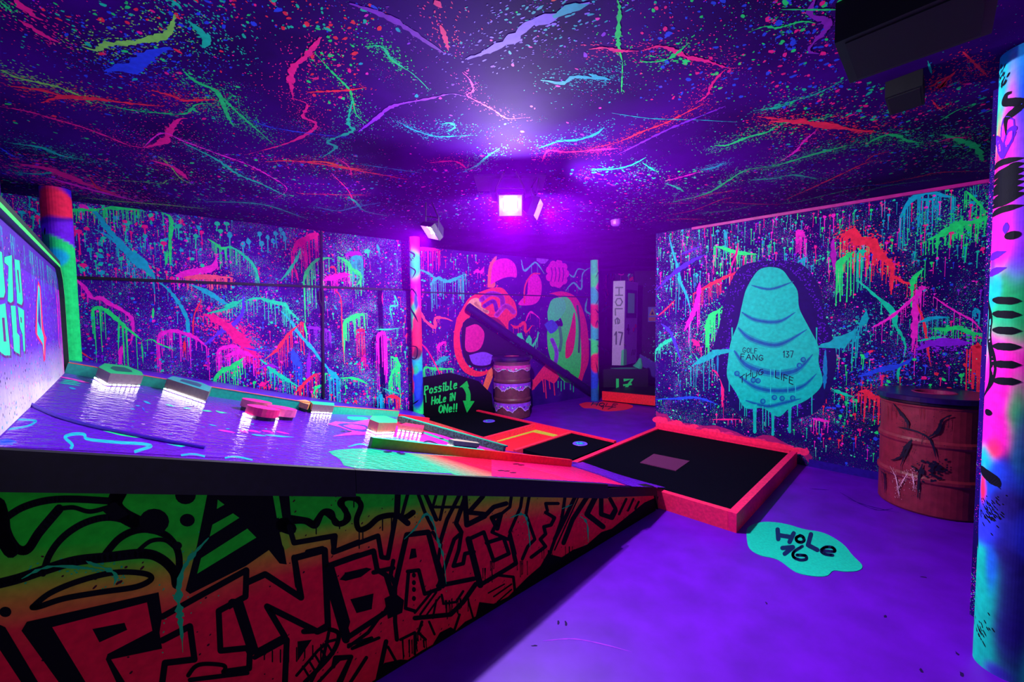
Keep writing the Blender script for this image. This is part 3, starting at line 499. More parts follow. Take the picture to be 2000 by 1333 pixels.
for pl_, wd_, cc_ in (([(1060, 780), (1090, 860), (1080, 940)], 8, hx('9a50ff')), ([(1110, 700), (1120, 780), (1110, 850)], 6, hx('0f9060')), ([(1225, 560), (1240, 700), (1235, 860)], 4, hx('0a5030'))):
    Ln(m4(pl_), wd_, cc_)
for x in (1100, 1120, 1140, 1180, 1200): Ln(m4([(x, 1050), (x, 1080+random.random()*60)]), 1.4, TL, False)
# orange stroke that runs down from the red arch
w.ribbon(PM, m4([(690, 960), (660, 1000), (620, 1110), (570, 1220)]), [11, 13, 11, 9], hx('ff6a50'), taper=False)
# black painted patch with the lettering
F([(822, 738), (880, 728), (935, 745), (960, 770), (965, 812), (900, 824), (820, 818)], hx('090515'), False)
ux = (.985, .1)
for txt, x0, y0, em, vh in (('Possible', 829, 775, 15.2, 20), ('HoLe iN', 846, 798, 14.5, 20), ('ONe!!', 859, 805, 16, 18)):
    pass
write(w, PM, 'Possible', 829, 771, 12.6, -2.4, 1, -16, 2.6, hx('20e070'))
write(w, PM, 'HoLe iN', 843, 790.5, 9.9, -1.9, 1, -14.5, 2.5, hx('20e070'))
write(w, PM, 'ONe!!', 857, 807, 11.8, -.9, 1, -15, 2.8, hx('20e070'))
Ln([(831, 770), (832, 786)], 1.8, hx('20e070'), False)
w.ribbon(PM, smooth([(906, 752), (914, 768), (914, 788)], 6), [15, 11, 10, 9, 9, 9, 9, 9, 9, 9, 9, 9, 9], hx('16c850'), taper=False)
w.fill(PM, [(904, 783), (927, 784), (912, 807)], hx('16c850')); w.fill(PM, [(897, 757), (912, 744), (916, 756)], hx('16c850'))
o = w.build('wall_back', [M_MURAL, M_PAINT]); tag(o, 'back wall with abstract neon mural', kind='structure')
t = MB(); P = [WMu.M(.15, 1.9, .01), WMu.M(LM-.1, 1.9, .01)]; t.box((P[0]+P[1])/2, (P[1]-P[0])/2, WMu.n*.008, (0, 0, .008)); o = t.build('trim_2', M_DARK); tag(o, 'thin black strip across the mural wall', kind='structure')
t = MB(); t.slab([V2(WLb, H)-WL.n*.1, V2(WMa, H)-WMu.n*.1, V2(WMa, H)+WMu.e1*.02, V2(WLb, H)-WL.n*.0], (0, 0, -H)); 
o = t.build('wall_left_return', M_DARK); tag(o, 'dark step between left and back wall', kind='structure')
# right wall
WRa, WRb = (1.80, 5.26), (5.6, 1.41); WR = wallsurf(WRa, WRb); w = MB(); slabwall(w, WRa, WRb, .15); LR = (V2(WRb)-V2(WRa)).length
r1 = lambda p: Z(p, 1280, 400, 2.666); r2 = lambda p: Z(p, 1580, 360, 3.03)
splats(w, WR, .02, 3.3, .1, H, 3300, [TL, PK, CY, GR, MG, BL, TL, PU, hx('60f0c0')], drip=.22, rmin=.0035, rmax=.011)
splats(w, WR, .02, 3.0, 1.9, H, 420, [GR, CY, MG, TL, PK], drip=.9, rmin=.006, rmax=.016, dl=.16)
splats(w, WR, 1.6, 3.2, .3, 1.2, 700, [RD, PK, BL, GR], drip=.4, rmin=.004, rmax=.016)
SR = lambda p, wd, col, d=0, dl=.15, sp=0, sd=3, thin=False: w.stroke(WR, p, wd*.75, col, drips=d, dl=dl, spray=sp, spread=sd, thin=thin)
SR(r1([(70, 160), (90, 240), (120, 340), (130, 400), (165, 480), (185, 560)]), .04, CY, 8, .5, 30); SR(r1([(310, 215), (360, 230), (430, 250), (540, 260)]), .05, GR, 22, .2, 90)
SR(r1([(360, 130), (375, 190)]), .06, CY, 6, .15, 20); SR(r1([(195, 465), (280, 420), (370, 375), (480, 335)]), .045, RD, 36, .2, 60); SR(r1([(430, 200), (420, 260), (390, 330)]), .03, PK, 8, .15, 40)
SR(r1([(230, 410), (220, 500), (190, 580), (150, 660)]), .08, MG, 14, .3, 120); SR(r1([(15, 580), (60, 540), (105, 495)]), .022, RD, 4, .1, 20); SR(r1([(270, 690), (280, 590), (340, 545)]), .07, GR, 30, .28, 160)
SR(r1([(0, 760), (50, 720), (110, 680)]), .06, TL, 12, .12, 160, 3); SR(r1([(130, 260), (180, 240), (240, 215)]), .03, hx('6028f0'), 2, .1, 160); SR(r1([(10, 440), (80, 370), (180, 300), (260, 260)]), .06, hx('5028e0'), 2, .1, 260, 4)
SR(r1([(30, 620), (80, 670), (130, 800)]), .05, hx('4830f0'), 3, .1, 120); SR(r1([(190, 700), (240, 745)]), .08, hx('ff2090'), 6, .1, 60); SR(r1([(0, 1015), (120, 1010), (200, 1005), (270, 1020), (330, 1045)]), .035, BL, 8, .1, 300, 5)
SR(r1([(300, 860), (345, 910), (350, 1030)]), .045, hx('ff2080'), 10, .2, 50); SR(r1([(300, 1120), (440, 1118)]), .02, PK, 10, .06, 30); SR(r1([(820, 1115), (906, 1130)]), .04, MG, 10, .12, 60)
SR(r1([(740, 300), (800, 270)]), .04, CY, 10, .3, 30); SR(r1([(840, 545), (870, 510)]), .08, BL, 8, .12, 60); SR(r1([(830, 480), (850, 440)]), .03, RD, 3, .1, 60); SR(r1([(740, 130), (790, 180)]), .05, MG, 18, .2, 160, 5)
SR(r2([(540, 200), (590, 110), (660, 60), (740, 50), (800, 70), (870, 75)]), .05, CY, 26, .3, 20); SR(r2([(660, 90), (720, 90), (760, 70)]), .04, CY, 10, .35, 5)
SR(r2([(190, 310), (250, 290), (300, 340), (370, 340), (410, 410), (480, 470), (500, 540)]), .09, RD, 34, .26, 500, 2.2); SR(r2([(210, 290), (270, 290), (310, 340)]), .12, RD, 8, .3, 60, 2)
SR(r2([(500, 540), (560, 580), (620, 590)]), .03, RD, 5, .1, 60); SR(r2([(150, 500), (200, 450), (265, 400)]), .07, GR, 14, .35, 60); SR(r2([(290, 400), (350, 395)]), .05, TL, 14, .3, 40)
SR(r2([(145, 320), (145, 420), (155, 510)]), .05, hx('c018c0'), 6, .2, 120); SR(r2([(285, 565), (370, 640), (470, 730), (510, 830), (550, 900), (570, 960), (560, 1030)]), .03, TL, 4, .15, 60); SR(r2([(420, 680), (490, 750), (515, 830)]), .06, TL, 2, .1, 20)
SR(r2([(560, 1040), (530, 1100), (530, 1170)]), .022, TL, 2, .1, 20); SR(r2([(370, 850), (480, 790), (600, 690), (640, 640)]), .03, MG, 14, .15, 160, 4); SR(r2([(640, 620), (630, 720), (625, 850), (610, 1000)]), .055, MG, 10, .2, 90); SR(r2([(650, 620), (690, 610)]), .05, MG, 8, .25, 60)
SR(r2([(610, 640), (620, 560), (680, 500)]), .04, GR, 14, .16, 60); SR(r2([(640, 710), (680, 820), (700, 950), (720, 1080)]), .02, RD, 3, .1, 60); SR(r2([(735, 665), (800, 710), (880, 760), (970, 810), (1030, 880)]), .018, MG, 6, .12, 30)
SR(r2([(650, 820), (740, 790), (830, 790)]), .035, CY, 14, .14, 60); SR(r2([(970, 750), (1010, 750)]), .05, CY, 10, .1, 20); SR(r2([(740, 850), (800, 860), (880, 850), (960, 880), (1040, 890)]), .04, GR, 30, .1, 260, 4)
SR(r2([(640, 980), (740, 940), (840, 935), (960, 940)]), .08, PU, 3, .06, 400, 2.4); SR(r2([(300, 1140), (420, 1100), (520, 1080), (620, 1030)]), .07, BL, 3, .06, 600, 4); SR(r2([(960, 970), (1030, 965)]), .08, RD, 22, .3, 60)
SR(r2([(640, 930), (720, 915), (800, 905)]), .02, TL, 4, .06, 80); SR(r2([(700, 330), (800, 290), (880, 240), (1000, 220), (1080, 180)]), .06, GR, 34, .14, 700, 5); SR(r2([(860, 240), (960, 220)]), .07, GR, 10, .1, 80)
SR(r2([(130, 1210), (200, 1240), (270, 1260)]), .035, TL, 6, .2, 60); SR(r2([(290, 1230), (330, 1225), (380, 1260), (440, 1260)]), .05, RD, 18, .25, 160); SR(r2([(930, 40), (1040, 150)]), .02, GR, 18, .14, 200, 8)
# dark halo, then a plain teal paint shape in the place of the painted figure (no face)
s0 = w
w.fill(WR.P, smooth(r1([(600, 290), (450, 320), (380, 440), (330, 640), (300, 780), (350, 940), (420, 1080), (560, 1130), (720, 1120), (860, 1060), (930, 900), (940, 760), (880, 560), (850, 420), (760, 310), (600, 290)]), 5), hx('1a0660'))
def ring(cx, cy, rx, ry, n=900, col=PU):
    for i in range(n):
        t_ = random.uniform(0, 2*math.pi); g = abs(random.gauss(0, .13)); q = WR.ab(1280+(cx+rx*(1+g)*math.cos(t_))/2.666, 400+(cy+ry*(1+g)*math.sin(t_))/2.666); w.disc(WR.M, q[0], q[1], .006, None, col, n=6)
body = r1([(500, 390), (540, 340), (600, 325), (660, 340), (700, 390), (740, 450), (750, 540), (800, 640), (850, 740), (850, 820), (870, 930), (800, 1010), (700, 1060), (640, 1105), (560, 1060), (470, 1060), (420, 980), (375, 900), (380, 800), (395, 710), (430, 620), (450, 530), (470, 450)])
for i in range(700):
    t_ = random.uniform(0, 2*math.pi); g = abs(random.gauss(0, .12)); q = WR.ab(1280+(620+230*(1+g)*math.cos(t_))/2.666, 400+(700+380*(1+g)*math.sin(t_))/2.666); w.disc(WR.M, q[0], q[1], .006, None, hx('5a10c8'), n=9)
w.fill(WR.P, body, hx('10bcb4'), curve=True)
BD = hx('0a5aa0'); B2 = hx('0f90a8')
for pl, wd in (([(500, 420), (600, 440), (720, 400)], 4), ([(450, 560), (520, 600), (640, 610), (730, 560)], 6), ([(430, 640), (500, 700), (640, 730), (790, 650)], 8), ([(410, 760), (480, 840), (620, 880), (740, 860), (820, 780)], 10), ([(420, 880), (520, 950), (640, 970), (760, 950), (840, 880)], 8), ([(470, 1020), (580, 1050), (680, 1030), (760, 1010)], 6)):
    q = smooth(r1(pl), 6); w.ribbon(WR.P, q, wd*1.5, B2); w.ribbon(WR.P, q, wd*.7, BD)
for a, b, l, wd in ((518, 1040, 140, 6), (612, 1070, 125, 5), (700, 1045, 135, 5), (560, 1050, 125, 1.5), (575, 1055, 100, 1.5), (590, 1065, 85, 1.5), (815, 990, 100, 2), (440, 990, 80, 1.5), (465, 1040, 60, 1.5), (740, 1040, 60, 1.5), (450, 1000, 60, 1.5), (475, 1030, 70, 1.5), (400, 640, 120, 2), (385, 880, 90, 2), (840, 640, 80, 2)):
    (x, y), (x2, y2) = r1([(a, b), (a, b+l)]); w.ribbon(WR.P, [(x, y), (x, (y+y2)/2), (x2, y2)], [wd*1.5, wd, wd], hx('10bcb4'), taper=False); w.disc(WR.P, x2, y2, wd*.6, wd*.8, hx('10bcb4'), n=10)
for a, b, l in ((545, 870, 60), (600, 855, 60), (620, 850, 70), (650, 855, 40), (600, 935, 110), (690, 930, 50), (730, 930, 60)):
    (x, y), (x2, y2) = r1([(a, b), (a, b+l)]); w.ribbon(WR.P, [(x, y), (x2, y2)], 1.3, hx('20d0c8'), taper=False)
# side splashes of the same teal
w.stroke(WR, r1([(400, 760), (330, 770), (260, 800), (190, 840)]), .07, hx('10b0c0'), drips=14, dl=.3, spray=160, jit=.4); w.stroke(WR, r1([(850, 740), (920, 730), (990, 700), (1060, 640)]), .09, hx('10b0c0'), drips=18, dl=.25, spray=200, jit=.4)
w.stroke(WR, r1([(1060, 640), (1090, 600), (1100, 540)]), .05, hx('10b0c0'), drips=4, dl=.1, spray=100, jit=.4)
w.stroke(WR, r1([(885, 760), (883, 900), (880, 960)]), .03, hx('1080c0'), drips=1); w.stroke(WR, r1([(325, 780), (325, 880)]), .025, hx('1080c0'))
for (x, y) in ((770, 808), (750, 838), (620, 1005), (660, 1010), (560, 1025), (715, 1008), (425, 880), (510, 915), (535, 918)):
    q = r1([(x, y)])[0]; w.disc(WR.P, q[0], q[1], 5.5, 5.5, BD, n=14); w.disc(WR.P, q[0]+.5, q[1]-.5, 3, 3, B2, n=12)
wk = lambda t_, x, y, ux_, uy_, vy, wd: write(w, WR.P, t_, *r1([(x, y)])[0], ux_/2.666, uy_/2.666, 1/2.666, vy/2.666, wd, hx('0a0a30'))
wk('GOLF', 455, 770, 26, 2, -26, 1.3); wk('FANG', 445, 806, 38, 2, -28, 1.6); wk('137', 665, 796, 30, 0, -34, 1.5)
wk('TH', 440, 935, 40, -28, -34, 1.6); wk('UG', 505, 905, 40, -16, -30, 1.6); wk('LIFE', 625, 900, 40, 16, -34, 1.7)
# painted pink cloud along the foot of the wall
cl = [(1281, 838)]+Z([(1090, 150), (1110, 165), (1150, 170), (1170, 200), (1220, 215), (1300, 225), (1360, 235), (1420, 232), (1480, 250), (1540, 270), (1580, 290), (1640, 300), (1690, 285), (1740, 290), (1790, 320), (1850, 350), (1900, 360), (1940, 385), (1965, 410), (1940, 440)], 900, 750, 2.857)+[(1562, 880)]
w.fill(WR.P, cl, hx('a01870'), curve=False)
for i in range(26):
    t_ = i/25; x = 1286+t_*285; y = 826+t_*62-6*random.random(); w.disc(WR.P, x, y, random.uniform(7, 14), random.uniform(6, 9), hx(random.choice(['e02078', 'c01c78', 'ff2870'])), n=12)
w.fill(WR.P, [(1281, 826), (1300, 828), (1440, 852), (1530, 868), (1560, 878), (1562, 884), (1281, 834)], hx('ff2060'))
# plain violet band at the foot of the wall past the platform
w.fill(WR.M, [(1.62, .0), (LR, .0), (LR, .075), (1.62, .075)], hx('2a0a90'))
o = w.build('wall_right', [M_WALL, M_PAINT]); tag(o, 'right wall with neon drips and a large teal paint shape', kind='structure')
t = MB(); P = [WR.M(.45, H-.016, .014), WR.M(LR-.1, H-.016, .014)]; t.box((P[0]+P[1])/2, (P[1]-P[0])/2, WR.n*.012, (0, 0, .014))
o = t.build('trim_3', mat('pink_moulding_paint', 'c01890', rough=.4)); tag(o, 'pink moulding along the top of the right wall', kind='structure')
# near right wall end, behind the big pillar
NRa, NRb = (2.27, 1.92), (3.4, 1.97); NR = wallsurf(NRa, NRb); w = MB(); slabwall(w, NRa, NRb, .1)
splats(w, NR, .01, .4, .3, 2.4, 500, [TL, PK, CY, GR, MG, BL], drip=.4, rmin=.003, rmax=.009)
w.fill(NR.M, [(0, 0), (.035, 0), (.03, 1.0), (.02, 1.9), (0, 2.2)], hx('d01890'))
o = w.build('wall_near_right', [M_WALL, M_PAINT]); tag(o, 'splattered wall end behind the pillar', kind='structure')
# hall behind the doorway
def plain_wall(name, a, b, m, lab, paint=None, t=.1):
    w = MB(); slabwall(w, a, b, t); sf = wallsurf(a, b)
    if paint: paint(w, sf)
    tag(w.build(name, [m, M_PAINT]), lab, kind='structure'); return sf
def pw(w, sf):
    h = lambda p: Z(p, 1150, 480, 3.807)
    for pl, wd, c_ in (([(130, 170), (160, 185), (165, 250)], 12, CY), ([(165, 180), (185, 200), (180, 250)], 14, TL), ([(130, 220), (125, 300), (145, 370)], 22, RD), ([(200, 190), (230, 215), (255, 215), (270, 190)], 10, MG), ([(290, 230), (310, 200), (330, 200)], 16, TL), ([(300, 260), (325, 240), (330, 220)], 26, RD), ([(110, 320), (130, 400)], 14, MG), ([(95, 490), (130, 460), (165, 450)], 16, TL), ([(130, 530), (128, 600)], 14, TL), ([(95, 750), (120, 780), (150, 790)], 14, TL), ([(130, 420), (125, 440)], 10, CY)):
        w.stroke(sf, h(pl), wd/3.8/820*8.4, c_, drips=2, dl=.15, jit=.15)
plain_wall('wall_far', (1.0, 9.75), (4.9, 10.3), M_DARK, 'dark far wall behind the giant console', pw)
HS = plain_wall('wall_far_right', (4.9, 10.2), (3.9, 4.9), M_DARK, 'dark wall of the passage behind the right wall')
plain_wall('wall_left_end', (-3.60, 3.02), (-2.7, 1.95), speckmat('left_end_paint', '3a0a90', '5a12b0', dens=.6, thr=.2), 'purple wall end behind the scoreboard')
plain_wall('wall_behind', (-6, -3.3), (6, -3.3), M_DARK, 'dark wall behind the photographer')
# ================================================================== TABLE
random.seed(11)
TA = Vector((-1.288, 1.039, 1.194)); TB = Vector((.623, 2.763, .388)); TS = (TB-TA).normalized(); TV = Vector((-.669, .743, 0))
TN = TS.cross(TV).normalized(); TN = TN if TN.z > 0 else -TN
PFS = Surf(TA, TN, TS, TV)
T3 = lambda s, v, o=0: TA + TS*s + TV*v + TN*o
M_FIELD = paintmat('glossy_playfield_paint', rough=.2, spec=.7, noise=.2, ripple=.6, sc=60)
M_PANEL = paintmat('graffiti_panel_paint', rough=.75, spec=.1, noise=.2, sc=40)
M_SATIN = paintmat('satin_paint', rough=.4, spec=.4, noise=.2, sc=50)
M_BLACK = mat('black_trim_paint', '0a0616', rough=.6, noise=.3, scale=40)
M_CARPET = mat('black_carpet', '060418', rough=.95, noise=.45, scale=220, spec=.05, bump=.5)
M_LED = glow('white_led', (1, .97, .92), 20)
table = thing('pinball_table', (-1.0, 1.7, 0), 'giant sloping pinball table with graffiti side panel and lit bumpers', 'pinball table')
FVIO = hx('5804b4')
w = MB()
outline = [PFS.ab(*q) for q in [(980, 879), (838, 822), (777, 815)]]
out = [(-.06, .0), (-.06, 2.02), (.6, 1.89), (1.45, 1.84)] + [outline[2], outline[1], outline[0]] + [(3.18, .80), (3.42, .78), (3.47, .04), (3.4, .0)]
TH = .016
top = [T3(a, b) for a, b in out]; w.slab(top, -TN*TH, FVIO)
sp_ = smooth([(820, 950)], 1) if 0 else None
FP = PFS.P
fz = lambda p: Z(p, 400, 740, 6.667); gz = lambda p: Z(p, 680, 700, 6.06); hz_ = lambda p: Z(p, 900, 750, 2.857); kz = lambda p: Z(p, 400, 700, 3.333); jz = lambda p: Z(p, 0, 680, 6.06); lz = lambda p: Z(p, 100, 700, 6.667)
# teal and red areas near the low end
w.fill(FP, kz([(805, 610), (850, 600), (960, 590), (1090, 590), (1400, 640), (1750, 760), (980, 718), (905, 700), (880, 660), (830, 630)]), hx('0cb488'), curve=False)
n = 14
for i in range(n):   # sprayed transition teal -> red
    t_ = i/(n-1); c_ = tuple(hx('0cb488')[k]*(1-t_)+hx('e01040')[k]*t_ for k in range(3)); x0, x1 = 1290+t_*230, 1500+t_*330
    w.fill(FP, kz([(x0, 615+t_*22), (2000, 662), (2000, 775), (x1+130, 764+t_*8)]), c_)
w.fill(FP, [(960, 897), (1010, 900), (1110, 913), (1165, 930), (1210, 948), (1184, 944), (1080, 938), (960, 931)], hx('ff1866'))
w.fill(FP, [(1080, 906), (1115, 911), (1170, 929), (1222, 949), (1188, 945), (1110, 936), (1000, 905)], hx('ff1878'))
w.fill(FP, [(1115, 909), (1138, 903), (1215, 930), (1300, 953), (1235, 951), (1180, 930)], hx('6a18e8'))
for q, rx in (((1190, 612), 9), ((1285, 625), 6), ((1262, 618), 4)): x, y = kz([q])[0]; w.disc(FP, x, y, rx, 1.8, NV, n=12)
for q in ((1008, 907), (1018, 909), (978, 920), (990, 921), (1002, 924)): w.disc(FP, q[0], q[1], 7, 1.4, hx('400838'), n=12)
# magenta and teal swirls by the bumpers
w.fill(FP, kz([(800, 430), (850, 412), (960, 420), (1060, 400), (1130, 392), (1400, 450), (1500, 485), (1600, 520), (1990, 612), (1780, 590), (1500, 560), (1300, 540), (1100, 500), (980, 500), (830, 510), (960, 480), (880, 450)]), MG)
w.fill(FP, kz([(860, 432), (920, 425), (1050, 440), (1050, 480), (960, 470), (900, 450)]), hx('3a10b0'), curve=True)
w.fill(FP, kz([(900, 440), (960, 432), (1040, 448), (1040, 465), (960, 460)]), MG, curve=True); w.fill(FP, kz([(930, 380), (1040, 385), (1060, 400), (980, 405), (930, 395)]), TL, curve=True)
w.fill(FP, kz([(1080, 375), (1250, 400), (1420, 460), (1560, 500), (1380, 470), (1240, 440)]), RD)
w.fill(FP, kz([(1250, 400), (1260, 378), (1420, 392), (1440, 405), (1440, 398), (1900, 540), (1940, 590), (1700, 545), (1500, 480)]), RD)
w.ribbon(FP, smooth(kz([(1130, 505), (1230, 520), (1380, 545), (1560, 570), (1660, 580)]), 5), 3.2, TL); w.ribbon(FP, smooth(kz([(1380, 470), (1480, 505), (1590, 545), (1640, 575)]), 5), 4, hx('20d0a0'))
w.ribbon(FP, smooth(kz([(930, 580), (1010, 560), (1080, 575)]), 5), 3, CY); w.ribbon(FP, smooth(kz([(1200, 530), (1280, 525), (1340, 540)]), 5), 3, BL); w.ribbon(FP, smooth(kz([(1420, 550), (1460, 542), (1520, 560)]), 5), 3, NV)
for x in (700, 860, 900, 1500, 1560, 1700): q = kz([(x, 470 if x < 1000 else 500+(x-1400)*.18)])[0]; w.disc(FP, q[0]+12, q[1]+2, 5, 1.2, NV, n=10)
# small painted marks over the violet field
for pl, wd, c_ in ((fz([(170, 670), (300, 690), (400, 710)]), 3, MG), (fz([(450, 680), (520, 690), (570, 712)]), 3.4, MG), (fz([(560, 680), (640, 685), (730, 710)]), 3.4, MG), (fz([(740, 680), (820, 690), (900, 712)]), 3.2, MG), (fz([(930, 690), (1010, 705), (1100, 722)]), 3, MG),
        (fz([(610, 730), (700, 740), (800, 750)]), 3, CY), (fz([(780, 735), (900, 745), (1000, 755), (1160, 765)]), 3.2, CY), (fz([(0, 415), (80, 425)]), 2.6, TL), (fz([(140, 420), (200, 440), (290, 450)]), 3, TL), (fz([(50, 598), (160, 622)]), 2.4, CY), (fz([(270, 655), (330, 655)]), 1.8, CY),
        (fz([(600, 592), (640, 596)]), 1.6, CY), (fz([(780, 655), (812, 657)]), 1.6, CY), (lz([(90, 240), (250, 270), (400, 305), (500, 325)]), 3, MG), (lz([(140, 290), (260, 297), (370, 318)]), 2.2, TL), (lz([(120, 308), (260, 320), (400, 340)]), 2.2, TL), (lz([(95, 325), (250, 340), (380, 365)]), 2.2, TL), (lz([(230, 385), (320, 405)]), 4, CY),
        (lz([(1200, 560), (1300, 600)]), 4, CY), (lz([(1490, 605), (1620, 632)]), 3.4, TL), (lz([(1720, 650), (1820, 660)]), 3.4, TL), (lz([(1100, 620), (1160, 625)]), 2.5, CY), (lz([(1030, 660), (1100, 670)]), 2.2, CY), (lz([(1180, 640), (1220, 690)]), 3, hx('2060e0')),
        (lz([(1960, 680), (2100, 700)]), 3, TL), ([(470, 873), (510, 871), (560, 868), (600, 870)], .1, TL)):
    w.ribbon(FP, smooth(pl, 4), wd, c_, jit=.1)
for i in range(160):
    a, b = random.uniform(.1, 2.0), random.uniform(.12, 1.8); w.disc(PFS.M, a, b, random.uniform(.002, .007), None, random.choice([CY, TL, hx('a080ff'), WH]), n=6)
# apron in the near corner: lighter violet, cyan contour lines
apron = lz([(-670, 350), (-480, 560), (-330, 590), (0, 770), (300, 860), (600, 930), (1000, 1010), (1400, 1100), (2000, 1185), (2700, 1290), (2200, 1300), (0, 1185), (-670, 1160)])
w.fill(FP, apron, hx('5e0ac4')); w.ribbon(FP, smooth(lz([(-330, 575), (-100, 690), (200, 810), (500, 895), (1000, 1000), (1500, 1090), (2000, 1180)]), 6), 5.5, hx('2a0a90'))
for pl, wd, c_ in ((jz([(0, 845), (200, 850), (400, 862), (410, 885), (300, 935), (0, 980)]), 4.2, CY), (jz([(0, 1130), (150, 1135)]), 5, CY), (lz([(250, 1185), (270, 1130), (180, 1040), (230, 1005), (330, 990), (430, 1000), (480, 1060), (850, 1100), (1180, 1120), (1300, 1150), (1190, 1190), (1080, 1225)]), 6, hx('18c8d0')), (lz([(1690, 1270), (1800, 1255), (1900, 1260), (2000, 1285)]), 4, CY), (kz([(130, 652), (200, 643), (310, 665)]), 3.4, CY)):
    w.ribbon(FP, smooth(pl, 6), wd, c_, taper=False)
w.fill(FP, lz([(670, 950), (800, 960), (1050, 995), (1330, 1032), (1100, 1040), (900, 1010)]), GR); w.fill(FP, lz([(1490, 1120), (1600, 1130), (1770, 1145), (1690, 1162)]), TL); w.fill(FP, jz([(0, 1090), (100, 1080), (200, 1120), (120, 1145), (0, 1150)]), hx('2050f0'), curve=True)
field = w.build('playfield', [M_FIELD, M_FIELD], table)
tag(field, 'glossy violet playfield with neon swirls')
# raised curved lip of the apron
w = MB(); q = [FP(x, y, .004) for x, y in smooth(lz([(-400, 560), (-330, 590), (0, 740), (300, 840), (600, 915), (1000, 1000), (1500, 1095), (2000, 1185)]), 6)]
w.tube(q, .007, hx('4a10c8'), n=8); w.build('apron_lip', M_SATIN, table)
# side panel under the near edge
PS = TA.copy(); HD = Vector((.743, .67, 0)).normalized(); NS = Vector((.67, -.743, 0)).normalized()
PAN = Surf((TA.x, TA.y, 0), NS, HD, (0, 0, 1)); PP = PAN.P
LP = (Vector((1.10, 3.19, 0))-PAN.p).dot(HD)
def ztop(a): return 1.194 - .3127*a
w = MB(); na, nb = 60, 16
a6 = lambda p: Z(p, 0, 900, 2.857); a7 = lambda p: Z(p, 600, 900, 2.857)
gl = [PAN.ab(*q) for q in a6([(0, 790), (900, 690), (1500, 540), (2000, 430)])+a7([(400, 380), (900, 290), (1300, 240), (1700, 175)])]
def colp(a, b):
    for (x0, y0), (x1, y1) in zip(gl, gl[1:]):
        if a <= x1 or (x1, y1) == gl[-1]: g = y0+(y1-y0)*(a-x0)/(x1-x0); break
    t_ = max(0, min(1, (b-g)/.085*.5+.5)); G1, G2, R1 = hx('20d028'), hx('d08a30'), hx('f01438')
    return tuple((R1[k]*(1-2*t_)+G2[k]*2*t_) if t_ < .5 else (G2[k]*(2-2*t_)+G1[k]*(2*t_-1)) for k in range(3))
a_0 = -.9
for i in range(na):
    for j in range(nb):
        q = []
        for di, dj in ((0, 0), (1, 0), (1, 1), (0, 1)):
            a = a_0+(LP-a_0)*(i+di)/na; b = max(.02, ztop(a)-.045)*(j+dj)/nb; q.append((a, b))
        w.poly([PAN.M(*p) for p in q], [colp(*p) for p in q])
K = hx('05040e')
def B6(p, wd, cv=True): w.line(PP, a6(p), wd/2.857, K, curve=cv)
def B7(p, wd, cv=False): w.line(PP, a7(p), wd/2.857, K, curve=cv)
def F6(p, c_=K, cv=False): w.fill(PP, a6(p), c_, curve=cv)
def F7(p, c_=K, cv=False): w.fill(PP, a7(p), c_, curve=cv)
def gcol(p, z): 
    x, y = z([p])[0]; return colp(*PAN.ab(x, y))
B6([(20, 330), (120, 265), (250, 225), (400, 215), (640, 228)], 40); B6([(20, 320), (40, 400), (70, 460), (110, 500), (160, 490), (220, 400), (330, 270)], 52); B6([(330, 270), (410, 262), (500, 285), (600, 262)], 26)
B6([(240, 630), (280, 520), (360, 420), (480, 345), (620, 318), (780, 360)], 38); B6([(590, 520), (660, 440), (740, 395), (830, 385), (930, 420), (990, 500), (1000, 600), (985, 690)], 40)
B6([(-20, 690), (100, 660), (250, 610), (420, 560), (600, 540), (800, 520), (900, 550), (970, 620), (985, 690)], 56); B6([(770, 505), (840, 450), (920, 445), (975, 485)], 24); B6([(-10, 250), (10, 330), (20, 430), (60, 500)], 90)
B6([(670, 170), (640, 240), (680, 300), (770, 350)], 85); F6([(560, 270), (640, 230), (720, 300), (640, 340)]); F6([(170, 820), (200, 780)]+[(230, 760)])
for x, y, r in ((860, 340, 84), (1045, 333, 42), (1035, 195, 58), (990, 475, 26), (30, 845, 34)): q = a6([(x, y)])[0]; w.disc(PP, q[0], q[1], r/2.857, r*.85/2.857, K, n=16)
B6([(180, 820), (280, 740), (450, 670), (640, 625), (800, 630), (845, 660), (760, 705), (560, 735), (360, 770), (220, 815), (180, 820)], 32)
F6([(1160, 170), (1530, 170), (1600, 580), (1560, 575), (1500, 500), (1370, 590), (1060, 745), (1035, 725), (1100, 470)]); 
for p in ([(1215, 218), (1252, 246), (1210, 270)], [(1300, 295), (1335, 320), (1170, 425), (1185, 358)], [(1380, 380), (1430, 430), (1100, 632), (1122, 545)], [(1518, 172), (1552, 172), (1578, 310), (1545, 322)]): F6(p, gcol(p[0], a6))
F6([(1552, 172), (1612, 172), (1625, 330), (1575, 320)]); F6([(1560, 400), (1585, 400), (1620, 480), (1590, 500), (1575, 470)], gcol((1580, 440), a6)); B6([(1600, 350), (1570, 360), (1620, 380)], 70)
B6([(1640, 340), (1700, 340), (1760, 365), (1800, 290), (1850, 290), (1870, 350), (1925, 340), (1930, 280), (1895, 240), (1930, 210), (2000, 215)], 30)
B7([(-90, 320), (0, 335), (40, 350), (90, 290), (140, 320), (180, 355), (230, 320), (195, 250), (205, 215), (260, 210), (300, 250), (275, 330), (290, 385), (340, 370), (400, 320), (480, 305), (540, 320), (590, 290)], 32, True)
for x, y, l in ((50, 350, 60), (290, 390, 100), (310, 390, 50), (420, 320, 70), (470, 320, 100), (180, 350, 30), (260, 220, 40)): B7([(x, y), (x, y+l)], 7)
B6([(1615, 370), (1640, 460), (1870, 420), (1860, 512), (2000, 455)], 30, False); B7([(0, 448), (140, 422), (150, 512), (395, 420), (415, 540), (450, 545), (490, 330)], 27); B7([(0, 510), (85, 490), (110, 580)], 27); B6([(1830, 590), (2000, 530)], 34, False)
